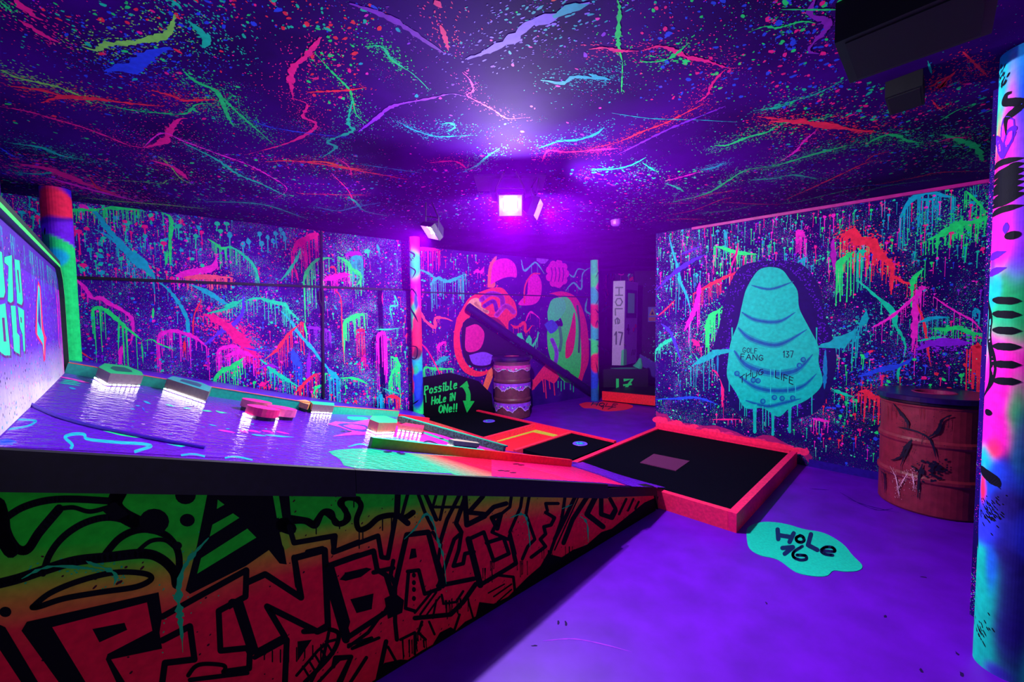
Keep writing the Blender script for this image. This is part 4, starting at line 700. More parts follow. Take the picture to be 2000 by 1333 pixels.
# P
F6([(150, 900), (885, 735), (905, 870), (890, 960), (905, 1050), (620, 1110), (700, 1240), (330, 1240), (120, 950)]); F6([(292, 930), (820, 792), (850, 950), (600, 1080), (590, 1110), (650, 1240), (480, 1240)], gcol((400, 980), a6)); F6([(515, 940), (695, 905), (710, 945), (555, 1015)])
F6([(-5, 915), (30, 930), (215, 1240), (120, 1240), (-5, 1050)])
# I
B6([(905, 872), (1375, 612), (1370, 760), (1220, 840), (1230, 1062), (1395, 1045), (1390, 1160), (1250, 1180)], 34, False); B6([(905, 1005), (1060, 925), (1085, 1110), (920, 1130), (905, 1240)], 36, False); B6([(1300, 800), (1400, 1060)], 60, False); F6([(1250, 850), (1300, 820), (1370, 1030), (1262, 1040)], gcol((1300, 900), a6))
B6([(1050, 1200), (1090, 1150), (1150, 1135), (1250, 1145), (1250, 1180)], 24); B6([(1060, 1225), (1380, 1185)], 26, False)
# N
B6([(1380, 680), (1480, 635), (1680, 765), (1642, 545), (1812, 500), (1830, 930), (1770, 955), (1490, 815), (1590, 985), (1430, 1072), (1340, 790)], 36, False); B6([(1830, 660), (1930, 1000)], 44, False); B6([(1640, 540), (1660, 700)], 30, False)
B6([(1420, 1100), (1600, 1000)], 26, False); B6([(1600, 1000), (1590, 1237)], 34, False); F6([(1660, 1010), (1740, 1000), (1660, 1120)]); B6([(1830, 940), (1890, 970), (1850, 1080), (1700, 1240)], 26); B6([(1860, 1150), (1870, 1100), (1960, 1095), (1900, 1240)], 24, False)
for k in range(5): B6([(1690+k*35, 1150-k*30), (1720+k*35, 1200-k*30)], 14, False)
for k in range(9): x = 1430+k*45; B6([(x, 1075-k*6), (x, 1100+random.random()*30)], 8, False)
# B
B7([(110, 585), (230, 985), (435, 850), (480, 770), (440, 640), (390, 610), (370, 505), (110, 590)], 30); F7([(110, 590), (150, 590), (240, 900), (215, 990)]); F7([(180, 665), (215, 625), (330, 598), (360, 605), (300, 650), (215, 672)]); F7([(240, 775), (370, 742), (360, 830), (275, 852)]); B7([(370, 625), (480, 600)], 26)
B7([(-20, 955), (60, 950), (110, 920)], 30); B7([(230, 1030), (360, 990), (250, 1050), (400, 990)], 18)
F7([(430, 770), (490, 740), (540, 780), (530, 850), (450, 885)]); B7([(480, 560), (465, 640), (490, 700), (490, 900), (500, 1000)], 24); B7([(420, 850), (340, 960), (230, 1040)], 20)
# A
B7([(485, 720), (555, 415), (675, 400), (755, 700)], 30); F7([(580, 492), (605, 492), (612, 540), (568, 552)]); B7([(560, 620), (622, 612), (655, 745), (740, 715)], 22); B7([(565, 620), (548, 825), (600, 840)], 20)
for y in (640, 682, 720, 770): q = a7([(595, y)])[0]; w.disc(PP, q[0], q[1], 4, 5, K, n=12)
B7([(600, 850), (690, 740)], 14); B7([(630, 860), (720, 735)], 12); B7([(660, 870), (740, 760)], 10); B7([(600, 880), (700, 870), (800, 860), (870, 790), (940, 690)], 26)
# L L
B7([(730, 700), (930, 660)], 26); B7([(735, 690), (820, 440), (860, 405), (845, 500), (815, 590), (870, 575), (880, 520), (930, 510)], 22); B7([(900, 440), (965, 695)], 36); B7([(965, 695), (1165, 575), (1130, 420)], 24); B7([(900, 440), (985, 400), (1040, 560), (1125, 520), (1095, 430), (1000, 460)], 22)
B7([(700, 400), (745, 470), (730, 560), (770, 690)], 20); B7([(860, 400), (830, 350), (880, 210)], 26)
# crown strokes above
for p, wd in (([(505, 190), (500, 300), (560, 350)], 34), ([(560, 190), (530, 300)], 20), ([(620, 190), (660, 300), (700, 380)], 20), ([(660, 190), (720, 330)], 24), ([(720, 190), (700, 260), (850, 260)], 16), ([(850, 190), (780, 330), (740, 460)], 22), ([(770, 195), (740, 330)], 18), ([(880, 200), (890, 360), (990, 310)], 30), ([(980, 200), (900, 290), (1000, 300), (1040, 260), (1110, 240)], 26),
        ([(1140, 190), (1130, 260), (1080, 300), (1030, 400), (1120, 440)], 18), ([(1200, 190), (1190, 260), (1130, 400), (1160, 520)], 18), ([(1240, 190), (1220, 300), (1270, 440), (1230, 480), (1200, 550)], 18), ([(1030, 320), (1080, 300), (1060, 380), (1030, 320)], 26), ([(1340, 280), (1330, 240), (1400, 240)], 18), ([(1330, 290), (1380, 320), (1360, 360), (1320, 370), (1330, 410), (1300, 440), (1330, 480), (1250, 540)], 20),
        ([(1440, 190), (1420, 330), (1350, 530)], 18), ([(1500, 190), (1440, 320), (1380, 440)], 22), ([(1570, 190), (1480, 330), (1430, 460)], 26), ([(1520, 190), (1380, 500)], 8), ([(1610, 200), (1560, 300), (1650, 370)], 30), ([(1640, 200), (1640, 300), (1700, 320), (1720, 280)], 26), ([(1690, 215), (1720, 270), (1690, 320)], 22), ([(1780, 215), (1740, 300)], 14), ([(1820, 215), (1790, 280)], 12), ([(1850, 230), (1830, 270)], 12),
        ([(1160, 570), (1060, 640), (1150, 650), (1160, 740)], 16), ([(1040, 760), (1140, 690)], 9), ([(1010, 740), (1100, 690)], 8), ([(1060, 790), (1140, 720)], 8), ([(750, 750), (760, 800), (830, 790), (870, 730)], 14), ([(720, 780), (700, 880)], 12), ([(850, 860), (820, 950)], 14), ([(640, 900), (620, 960), (660, 1000)], 16), ([(520, 1000), (600, 960), (600, 1080)], 16), ([(440, 1010), (390, 1240)], 26), ([(330, 1100), (240, 1240)], 20), ([(450, 1040), (500, 1130)], 16), ([(120, 960), (90, 1100), (20, 1240)], 18), ([(-60, 1200), (60, 1060), (120, 1010), (160, 1000)], 16), ([(60, 1240), (180, 1110), (240, 1100), (170, 1240)], 18), ([(680, 900), (710, 970)], 14), ([(900, 790), (940, 930)], 12)):
    B7(p, wd)
# black paint along the foot, ragged
ft = a7([(380, 1237), (430, 1130), (520, 1110), (560, 1120), (640, 1060), (700, 1040), (740, 960), (800, 930), (830, 950), (880, 900), (940, 870), (960, 790), (1040, 800), (1120, 760), (1230, 650), (1300, 590), (1340, 520), (1420, 540), (1480, 500), (1560, 470), (1640, 400), (1700, 380), (1800, 300), (1880, 235), (1960, 200)])
foot = [PAN.ab(*q) for q in ft]
F_ = [(a_0, .0)]+[(foot[0][0]-.3, .0)]+[(a, max(b, .01)) for a, b in foot]+[(LP, .02), (LP, 0)]
w.fill(PAN.M, F_, K)
for (x, y) in a7([(560, 1000), (640, 1000), (600, 960), (1340, 500), (1200, 560), (1000, 600), (1010, 560), (820, 770), (780, 780), (1460, 480), (880, 770)]):
    for k in range(5): a, b = PAN.ab(x+random.uniform(-12, 12), y); w.drip(PAN.M, a, b, .006, random.uniform(.03, .09), K)
for i in range(420):
    a, b = random.uniform(-.6, LP), random.uniform(.05, .9)
    if b < ztop(a)-.1: w.disc(PAN.M, a, b, random.uniform(.002, .007), random.uniform(.002, .004), hx('400a20'), ang=.8, n=6)
# neon drips over the panel
for pl, wd in ((a6([(1165, 430), (1100, 500), (1050, 560), (1010, 640), (995, 760), (1005, 880), (1015, 980), (1020, 1080)]), .016), (a6([(480, 560), (500, 570), (640, 630), (630, 710)]), .008), (a6([(120, 660), (300, 590), (640, 620)]), .006), (a7([(540, 440), (600, 380), (660, 300), (700, 340), (730, 450), (760, 540), (775, 690)]), .011), (a7([(1130, 320), (1200, 300), (1230, 350), (1245, 500)]), .013), (a7([(1420, 270), (1480, 245)]), .009), (a7([(1520, 310), (1560, 350), (1568, 460)]), .013)):
    w.stroke(PAN, pl, wd, hx('20c070'), spray=40, spread=4, jit=.7, thin=True)
panel = w.build('side_panel', [M_PANEL, M_PANEL], table); tag(panel, 'green and red side panel with black graffiti letters')
# black trim boards along the near edge, end cap
w = MB()
def trim(a0, a1, hh, proud, lift=0):
    A = PAN.M(a0, ztop(a0)+lift, 0); B_ = PAN.M(a1, ztop(a1)+lift, 0)
    w.slab([A-NS*.005, B_-NS*.005, B_+NS*proud, A+NS*proud], (0, 0, -hh), BK)
sa = PAN.ab(691, 914)[0]
trim(-.9, sa-.002, .108, .02); w.build('edge_trim', M_BLACK, table)
w = MB(); A = PAN.M(sa, ztop(sa), 0); B_ = PAN.M(2.56, ztop(2.56), 0)
w.slab([A-NS*.005, B_-NS*.005, B_+NS*.02, A+NS*.02], (0, 0, -.095), BK); w.build('edge_trim', M_BLACK, table)
w = MB(); A = PAN.M(2.56, ztop(2.56)-.03, 0); B_ = PAN.M(LP, .2, 0); q = [A, B_, B_-Vector((0, 0, .17)), PAN.M(LP-.02, .02, 0), PAN.M(2.7, .02, 0), A-Vector((0, 0, .2))]
w.slab([PAN.M(2.56, ztop(2.56)-.03, .012), PAN.M(LP-.06, .215, .012), PAN.M(LP, .18, .012), PAN.M(LP+.02, .005, .012), PAN.M(LP-.03, .13, .012), PAN.M(2.56, ztop(2.56)-.09, .012)], -NS*.06, BK)
w.build('end_cap', M_BLACK, table)
# far rail with red top edge, ledge to the wall
w = MB(); rail = [(-.06, 2.02), (.6, 1.89), (1.45, 1.84), outline[2], outline[1]]
for (a, b), (c_, d) in zip(rail[:4], rail[1:4]):
    w.slab([T3(a, b, .062), T3(c_, d, .062), T3(c_, d+.03, .062), T3(a, b+.03, .062)], -TN*.08, hx('20f0a8'), side=hx('20f0a8'))
w.slab([T3(*outline[2], .03), T3(*outline[1], .03), T3(outline[1][0], outline[1][1]+.03, .03), T3(outline[2][0], outline[2][1]+.05, .03)], -TN*.06, RD)
w.build('far_rail', M_SATIN, table)
w = MB()
for (a, b), (c_, d) in zip(rail[:3], rail[1:4]):
    w.slab([T3(a, b-.001, .0655), T3(c_, d-.001, .0655), T3(c_, d+.032, .0655), T3(a, b+.032, .0655)], -TN*.003, hx('ff7850'))
w.build('rail_edging', M_SATIN, table)
w = MB()
led = [T3(-.06, 2.055, .05), T3(.6, 1.925, .05), T3(1.45, 1.875, .045), T3(outline[2][0], outline[2][1]+.06, .03), T3(outline[1][0], outline[1][1]+.05, .01)]
def towall(px, py): q = WL.P(px, py, .02); return q
wl = [towall(845, 822)+WL.n*.0, towall(790, 813), towall(700, 800), towall(500, 770), towall(300, 735), towall(125, 690)]
wl[0] = T3(outline[1][0]-.1, outline[1][1]+.5, -.02); wl[1] = WL.P(716, 803, .02)
for i, (p, q) in enumerate(zip([led[4], led[3], led[2], led[2], led[1], led[0]], [wl[0], wl[1], wl[2], wl[3], wl[4], wl[5]])): pass
L1 = [led[0], led[1], led[2], led[3], led[4]]; L2 = [towall(136, 700), towall(400, 742), towall(610, 777), WL.P(716, 794, .02), WL.M(LENL-.03, .30, .16)]
for i in range(4):
    w.slab([L1[i], L1[i+1], L2[i+1]], (0, 0, -.02), hx('4a12c8')); w.slab([L1[i], L2[i+1], L2[i]], (0, 0, -.02), hx('4a12c8'))
w.build('ledge', M_SATIN, table)
# lane guide (dark grey, reflective side) on the low end
w = MB(); A = T3(*PFS.ab(774, 826), 0); B_ = T3(*PFS.ab(982, 884), 0); d = (B_-A).normalized(); s_ = TN.cross(d).normalized(); s_ = s_ if s_.y > 0 else -s_
w.slab([A+TN*.06, B_+TN*.05, B_+TN*.05+s_*.04, A+TN*.06+s_*.05], -TN*.05, hx('305a58'), side=hx('9ab8b8')); w.build('lane_guide', mat('grey_reflective_strip', '3c6a64', rough=.4, noise=.45, scale=70), table)
w = MB(); w.slab([A+TN*.064+s_*.03, B_+TN*.054+s_*.03, B_+TN*.054+s_*.07, A+TN*.064+s_*.09], -TN*.012, TL); w.build('guide_strip', M_SATIN, table)
# green to red guide rail
w = MB(); A = T3(*PFS.ab(724, 876)); B_ = T3(*PFS.ab(1116, 913)); d = B_-A; s_ = TN.cross(d).normalized(); s_ = s_ if s_.y > 0 else -s_
for i in range(24):
    t0, t1 = i/24, (i+1)/24
    cc = lambda t_: tuple((hx('10a020')[k]*(1-t_/.45)+hx('d06020')[k]*t_/.45) if t_ < .45 else (hx('d06020')[k]*(1-(t_-.45)/.15)+hx('ff1840')[k]*(t_-.45)/.15 if t_ < .6 else hx('f01848')[k]) for k in range(3))
    a, b = A+d*t0, A+d*t1; h0 = TN*.055; c0, c1 = cc(t0), cc(t1); tt = hx('20d8a0') if t0 < .45 else hx('ff3048')
    w.poly([a, b, b+h0, a+h0], [c0, c1, c1, c0]); w.poly([a+h0, b+h0, b+h0+s_*.035, a+h0+s_*.035], tt); w.poly([a+s_*.035, a+h0+s_*.035, b+h0+s_*.035, b+s_*.035], tt)
w.poly([A, A+TN*.055, A+TN*.055+s_*.035, A+s_*.035], hx('10a020')); w.poly([B_, B_+s_*.035, B_+TN*.055+s_*.035, B_+TN*.055], RD)
w.build('guide_rail', M_SATIN, table)
# ---- bumpers: prisms on the field with a strip of LEDs round their foot
def bumper(name, px, topcol, sidecol, h=.06, led_faces=(), label=None, dark=None, lift=.02, rnd=False):
    base = [PFS.ab(x, y) for x, y in px]; w = MB()
    if rnd:
        cx = sum(p[0] for p in base)/len(base); cy = sum(p[1] for p in base)/len(base); rx = rnd; base = [(cx+rx*math.cos(k*math.pi/12), cy+rx*math.sin(k*math.pi/12)) for k in range(24)]
    T = [T3(a, b, h+lift) for a, b in base]; w.slab(T, -TN*h, topcol, side=sidecol)
    cx = sum(p[0] for p in base)/len(base); cy = sum(p[1] for p in base)/len(base)
    if dark:
        w.fill(lambda a, b, o: T3(a, b, h+lift+o), [(cx+(a-cx)*.5, cy+(b-cy)*.5) for a, b in base], dark)
    w.slab([T3(cx+(a-cx)*.9, cy+(b-cy)*.9, lift) for a, b in base], -TN*lift, hx('302040'))
    o = w.build('bumper', M_SATIN, table)
    if label: o['label'] = label
    if led_faces:
        n = len(base); PO[o.name] = PO[table.name].copy(); l = MB()
        for i in led_faces:
            a, b = base[i], base[(i+1) % n]; L_ = math.hypot(b[0]-a[0], b[1]-a[1]); k = max(2, int(L_/.034))
            ox, oy = (a[0]+b[0])/2-cx, (a[1]+b[1])/2-cy; ol = math.hypot(ox, oy); ox, oy = ox/ol*.004, oy/ol*.004
            for j in range(k):
                t_ = (j+.5)/k; p = T3(a[0]+(b[0]-a[0])*t_+ox, a[1]+(b[1]-a[1])*t_+oy, lift*.5); e = T3(b[0], b[1])-T3(a[0], a[1]); e = e.normalized()
                l.box(p, e*.009, TN.cross(e)*.003, TN*.0035)
            if not rnd: l.build('led_strip', M_LED, o); l = MB()
        if rnd: l.build('led_strip', M_LED, o)
bumper('a', [(183, 741), (206, 755), (272, 757), (268, 748), (240, 735), (196, 731)], hx('1cc870'), hx('6a5868'), .055, (0, 1), 'green-topped bumper with a row of white LEDs', hx('106050'))
bumper('b', [(318, 762), (400, 790), (406, 778), (386, 768), (330, 755)], hx('18a0a0'), hx('7a6a60'), .055, (0,), 'teal-topped wedge bumper with a row of white LEDs', hx('10506a'))
bumper('c', [(487, 822), (510, 824), (530, 815), (505, 812)], hx('ff1890'), hx('f02070'), .045, (0, 3, 9, 10, 11, 12, 13, 14), 'round pink bumper, nearest of three', rnd=.085)
bumper('c', [(478, 806), (500, 808), (515, 800), (490, 798)], hx('ff1890'), hx('f08090'), .045, (), 'round pink bumper behind the nearest one', rnd=.085)
bumper('c', [(528, 820), (550, 822), (560, 814), (540, 812)], hx('ff1890'), hx('f060a0'), .045, (), 'round pink bumper to the right of the other two', rnd=.085)
bumper('d', [(571, 797), (598, 806), (606, 800), (592, 795)], hx('f0a060'), hx('ffb070'), .04, (), 'small orange wedge bumper')
bumper('d', [(606, 808), (648, 810), (648, 803), (600, 800)], hx('20c090'), hx('907878'), .05, (0,), 'teal flat bumper with white LEDs')
bumper('e', [(716, 842), (734, 850), (770, 848), (771, 841), (748, 832), (722, 833)], hx('18d080'), hx('b8a060'), .06, (0, 1), 'green hexagonal bumper with yellow edges')
bumper('e', [(775, 843), (824, 850), (826, 843), (790, 838)], hx('ff2860'), hx('d0a080'), .03, (0,), 'low red bumper with white LEDs')
bumper('f', [(874, 872), (884, 875), (934, 880), (930, 877), (888, 871)], hx('c8b8a0'), hx('607070'), .03, (0,), 'low grey flipper')
# ---- backboard
BD0 = T3(-.06, 2.04); bdir = Vector((.685, -.729, 0)).normalized()
BS = wallsurf((BD0.x, BD0.y), (BD0.x+bdir.x*2.6, BD0.y+bdir.y*2.6)); e = BS.e1
zt = 1.83; w = MB(); shp = [(0, 1.20), (0, 1.66), (.05, 1.77), (.16, zt), (2.6, zt), (2.6, 1.20)]
cut = [BS.M(a, b, 0) for a, b in shp]; w.slab(cut, -BS.n*.05, hx('4a18a0'))
NA, NB = 26, 14
for i in range(NA):
    for j in range(NB):
        q = []
        for di, dj in ((0, 0), (1, 0), (1, 1), (0, 1)): q.append((.02+2.5*((i+di)/NA), 1.205+.5*(j+dj)/NB))
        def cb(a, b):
            t_ = min(1, max(0, (b-1.2)/.22)); n_ = .5+.5*math.sin(a*37)*math.sin(a*91+b*9); lo = [.5+.2*n_, .42+.2*n_, .6]; hi_ = hx('5a18c0'); c_ = [lo[k]*(1-t_)+hi_[k]*t_ for k in range(3)]  # pale foot puts the glow of the bumper LEDs into the colour
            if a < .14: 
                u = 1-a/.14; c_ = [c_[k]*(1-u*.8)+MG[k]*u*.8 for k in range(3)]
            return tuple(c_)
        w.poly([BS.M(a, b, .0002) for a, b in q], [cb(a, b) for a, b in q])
for i in range(1500):
    a, b = random.uniform(.02, 1.9), random.uniform(1.22, 1.78); w.disc(BS.M, a, b, random.uniform(.0015, .006), None, random.choice([CY, hx('8040ff'), hx('ff60d0'), CY, hx('1a0850')]), n=5)
n4 = lambda p: Z(p, 0, 340, 2.777)
for i in range(44):
    t_ = random.random(); a = .12+t_*1.6; w.drip(BS.M, a, zt-.03, .006, random.uniform(.04, .16), CY if i % 2 else TL)
BB = lambda p, c_: w.fill(BS.P, n4(p), c_)
tl2 = hx('10e8a0'); ol = hx('5a0a70')
for p in ([(-8, 418), (8, 425), (26, 640), (18, 670), (-8, 670)], [(22, 452), (62, 440), (70, 690), (56, 700), (40, 690), (44, 500), (22, 480)], [(76, 462), (104, 470), (122, 690), (116, 712), (92, 700)], [(-8, 712), (26, 702), (52, 950), (54, 985), (24, 985), (-8, 960)], [(56, 715), (82, 716), (90, 860), (104, 880), (106, 980), (74, 960)], [(94, 720), (128, 740), (134, 960), (126, 965), (120, 870), (106, 830)]):
    q = n4(p); cx = sum(a for a, b in q)/len(q); cy = sum(b for a, b in q)/len(q); w.fill(BS.P, [(cx+(a-cx)*1.14+1, cy+(b-cy)*1.05+3) for a, b in q], ol); w.fill(BS.P, q, tl2)
for p in ([(90, 520), (98, 520), (108, 640), (104, 650)], [(8, 780), (22, 780), (32, 910), (18, 910)], [(108, 775), (116, 780), (117, 810), (110, 805)]): BB(p, ol)
for x in (4, 30, 60, 84, 104, 130, 45): q = n4([(x, 950)])[0]; w.ribbon(BS.P, [(q[0], q[1]), (q[0]+1, q[1]+22)], 2.2, tl2)
BB([(205, 580), (218, 610), (232, 820), (242, 870), (252, 890), (246, 920), (244, 1010), (236, 1020), (230, 930), (200, 890), (190, 860), (196, 700)], hx('ff2060')); BB([(200, 700), (206, 600), (214, 620), (224, 840), (236, 890), (238, 990), (230, 920), (200, 870)], hx('10d0c0')); BB([(204, 800), (210, 650), (218, 780), (222, 850)], hx('401090'))
w.stroke(BS, n4([(300, 620), (312, 760), (318, 900), (325, 960)]), .035, MG, spray=60)
bb = w.build('backboard', [M_SATIN, M_SATIN], table); tag(bb, 'purple backboard with large teal lettering')
w = MB()
fr = [(.0, 1.20), (-.0, 1.66), (.05, 1.77), (.16, zt), (2.6, zt)]
fo = [(-.035, 1.18), (-.035, 1.675), (.025, 1.80), (.145, zt+.035), (2.6, zt+.035)]
for i in range(4):
    w.slab([BS.M(*fr[i], .02), BS.M(*fr[i+1], .02), BS.M(*fo[i+1], .02), BS.M(*fo[i], .02)], -BS.n*.13, hx('10301c') if i else hx('181830'), side=hx('10502a'))
    w.ribbon(BS.M, [(fr[i][0]-.004, fr[i][1]+.004), (fr[i+1][0]-.004, fr[i+1][1]+.004)], .016, hx('40ff60'), off=.0215, taper=False)
PO[bb.name] = PO[table.name].copy(); w.build('backboard_frame', [M_SATIN, M_SATIN], bb)
# hidden skirts so the field rests on something
for a, b in ((.05, .08), (.05, 1.9), (2.0, 1.45)):
    w = MB(); p = T3(a, b, -TH); w.bbox(p.x-.03, p.x+.03, p.y-.03, p.y+.03, .0, p.z-.001); w.build('table_leg', M_BLACK, table)

# ================================================================== OBJECTS
random.seed(5)
M_RED = paintmat('red_board_paint', rough=.5, spec=.3, noise=.25, sc=45)
UA = Vector((.707, .707, 0)); VA = Vector((-.707, .707, 0))
# ---- tee platform of the big black carpet
N_ = Vector((1.537, 2.834, 0)); NRl, NLl = 1.875, 1.50
R_ = N_+UA*NRl; L_ = N_+VA*NLl; Bk = N_+UA*(NRl-.05)+VA*NLl; PH = .137
R_ = R_ + WR.n*.012 ; 
plat = thing('tee_platform', (N_+UA*.9+VA*.7), 'raised black carpet tee platform with red timber edges in front of the teal paint shape', 'platform')
ins = .05
def board(mb, a, b, t, z0, z1, col, inward):
    a, b = Vector((a.x, a.y, 0)), Vector((b.x, b.y, 0)); k = Vector(inward)*t
    mb.slab([a+Vector((0, 0, z1)), b+Vector((0, 0, z1)), b+k+Vector((0, 0, z1)), a+k+Vector((0, 0, z1))], (0, 0, z0-z1), col)
A0 = N_; A1 = N_+UA*(NRl-.03); A2 = A1+VA*(NLl-.02); A3 = N_+VA*(NLl-.02)
w = MB(); board(w, A0, A1, .055, 0, PH, hx('ff1468'), VA); w.build('edge_board', M_RED, plat)
w = MB(); board(w, A0+VA*.056, A0+VA*.60, .05, 0, PH, hx('ff2060'), UA); w.build('edge_board', M_RED, plat)
w = MB(); board(w, A1+VA*.056, A2-VA*.056, .06, 0, PH+.004, hx('ff1458'), -UA)
w = MB(); board(w, A1-UA*.06+VA*.056, A1+VA*.056, .0, 0, .01, hx('ff1458'), VA)
q0 = A1+VA*.056; q1 = A2-VA*.0; w = MB(); board(w, q0, q1, .06, 0, PH+.004, hx('ff1458'), -UA); w.build('edge_board', M_RED, plat)
w = MB(); board(w, A3+UA*.0, A2-UA*.062, .055, 0, PH, hx('ff1e60'), -VA); w.build('edge_board', M_RED, plat)
w = MB(); w.slab([A0+UA*.052+VA*.057+Vector((0, 0, .124)), A1-UA*.062+VA*.057+Vector((0, 0, .124)), A2-UA*.062-VA*.057+Vector((0, 0, .124)), A3+UA*.052-VA*.057+Vector((0, 0, .124))], (0, 0, -.12), hx('060418')); w.build('carpet', M_CARPET, plat)
mq = [onz(x, y, .1245) for x, y in [(1250, 905), (1277, 888), (1347, 902), (1320, 921)]]
w = MB(); w.slab([p+Vector((0, 0, .006)) for p in mq], (0, 0, -.006)); o = w.build('tee_mat', mat('worn_rose_mat', '641a56', rough=.95, noise=.35, scale=160, bump=.6)); tag(o, 'rose coloured rectangular tee mat lying on the big black carpet', 'mat')
# ---- long putting strip behind the table
E1 = onz(1203.8, 861, PH); E2 = onz(945, 803, PH); dv = (E2-E1).normalized(); du = Vector((-dv.y, dv.x, 0)); du = du if du.x < 0 else -du   # towards the table
strip = thing('putting_strip', (E1.x-.6, E1.y-.1, 0), 'low black carpet putting strip with red timber edges, two holes and a sunken red tray', 'golf lane')
w = MB(); Lg = (E2-E1).length
board(w, E1, E1+dv*(Lg+.12), .05, 0, PH, hx('ff1850'), du); w.build('edge_board', M_RED, strip)
LEN2 = Lg+.10
def q_(s, t_, z): p = E1+dv*s+du*t_; return Vector((p.x, p.y, z))
def pq(px, py, z=.125): 
    p = onz(px, py, z)-E1; return (p.dot(dv), p.dot(du))
# tray limits along dv
ta0 = pq(1112, 846, PH)[0]; ta1 = pq(1040, 830, PH)[0]; WD = .90
WQ = E1+dv*LEN2
w = MB(); w.slab([q_(.0, .052, .122), q_(ta0-.0, .052, .122), q_(ta0, WD, .122), q_(.0, WD, .122)], (0, 0, -.118), hx('060418')); w.build('carpet', M_CARPET, strip)
p3_ = [q_(ta1+.04, .052, .122), q_(LEN2+.0, .052, .122), WMu.M(.06, .122, .03), V2((-1.05, 5.10), .122), q_(ta1+.04, 1.25, .122)]
w = MB(); w.slab(p3_, (0, 0, -.118), hx('060418')); w.build('carpet', M_CARPET, strip)
w = MB()
for s in (ta0, ta1): board(w, q_(s, .05, 0), q_(s, WD+.1, 0), .045, 0, PH-.004, hx('ff2a50'), dv)
w.build('tray_side', M_RED, strip)
w = MB(); w.slab([q_(ta0+.046, .052, .06), q_(ta1, .052, .06), q_(ta1, WD+.1, .06), q_(ta0+.046, WD+.1, .06)], (0, 0, -.05), hx('ff2038'))
w.fill(lambda a, b, o: q_(a, b, .06+o), [(ta0+.05, .055), (ta1-.005, .055), (ta1-.005, .8), (ta1-.05, .7), (ta1-.06, .17), (ta0+.2, .15), (ta0+.05, .19)], hx('b8c840'), mi=0)
w.build('tray', M_RED, strip)
for k, (px, py) in enumerate(((1133, 867), (955, 823))):
    w = MB(); a, b = pq(px, py, .123); c3 = q_(a, b, .1225); w.lathe(c3.x, c3.y, [(0, .1225), (0, .1265), (.078, .1265), (.082, .1225)], hx('7a48ff'), n=28)
    sf = Surf((c3.x, c3.y, .1268), (0, 0, 1), (1, 0, 0), (0, 1, 0))
    w.disc(sf.M, 0, 0, .055, .05, hx('2858d8'), n=18); write(w, sf.M, '16' if k == 0 else '1', -.04, -.03, .06, 0, 0, .06, .014, TL)
    tag(w.build('hole_cover', M_SATIN, strip), 'pale violet round hole cover')
# ---- floor signs
def blob(name, pts, col, lab, words, lines=()):
    root = thing(name, onz(*pts[0], .0), lab, 'floor sign', 'cloud-shaped hole signs on the floor'); w = MB(); P = [onz(x, y, .003) for x, y in smooth(pts+[pts[0]], 5)[:-1]]; w.slab(P, (0, 0, -.003), col); w.build('paint_patch', paintmat(name+'_paint', noise=.2, sc=70), root)
    w = MB(); sf = Surf((0, 0, .0034), (0, 0, 1), (1, 0, 0), (0, 1, 0))
    for t_, x, y, ux_, uy_, vx_, vy_, wd in words: write(w, sf.P, t_, x, y, ux_, uy_, vx_, vy_, wd, hx('0a0850'), mi=0)
    for l in lines: w.line(sf.P, Z(l, 1400, 950, 4), 8.6 if len(l) < 4 else 6.0, hx('0a0850'), mi=0, curve=len(l) > 3)
    w.build('lettering', M_SATIN, root)
blob('hole_sign', [(1458, 1045), (1462, 1030), (1490, 1020), (1530, 1023), (1570, 1034), (1610, 1042), (1645, 1062), (1665, 1085), (1684, 1105), (1676, 1115), (1650, 1117), (1628, 1115), (1615, 1125), (1590, 1126), (1555, 1118), (1520, 1094), (1485, 1085), (1463, 1070)], hx('0cc0a4'), 'turquoise cloud-shaped floor sign reading HOLE 16',
     [], [[(475, 340), (480, 415)], [(600, 370), (568, 438)], [(490, 385), (582, 400)], [(650, 388), (620, 405), (628, 432), (660, 440), (682, 425), (672, 398), (650, 388)], [(735, 378), (712, 462), (785, 500)], [(825, 505), (918, 512), (905, 482), (850, 478), (815, 505), (845, 532), (905, 542)], [(512, 485), (595, 478), (530, 530)], [(668, 472), (602, 515), (600, 555), (650, 578), (698, 572), (690, 545), (625, 540)]])
blob('hole_sign', [(1131, 790), (1145, 786), (1165, 787), (1180, 784), (1205, 785), (1236, 793), (1225, 800), (1200, 803), (1180, 803), (1160, 798), (1140, 797)], hx('ff2058'), 'red cloud-shaped floor sign at the doorway reading HOLE 17',
     [('HOLE', 1155, 792, 16.5, 1.4, 4, -6, 1.8), ('17', 1172, 799, 22, 1.2, 3, -5, 1.8)])
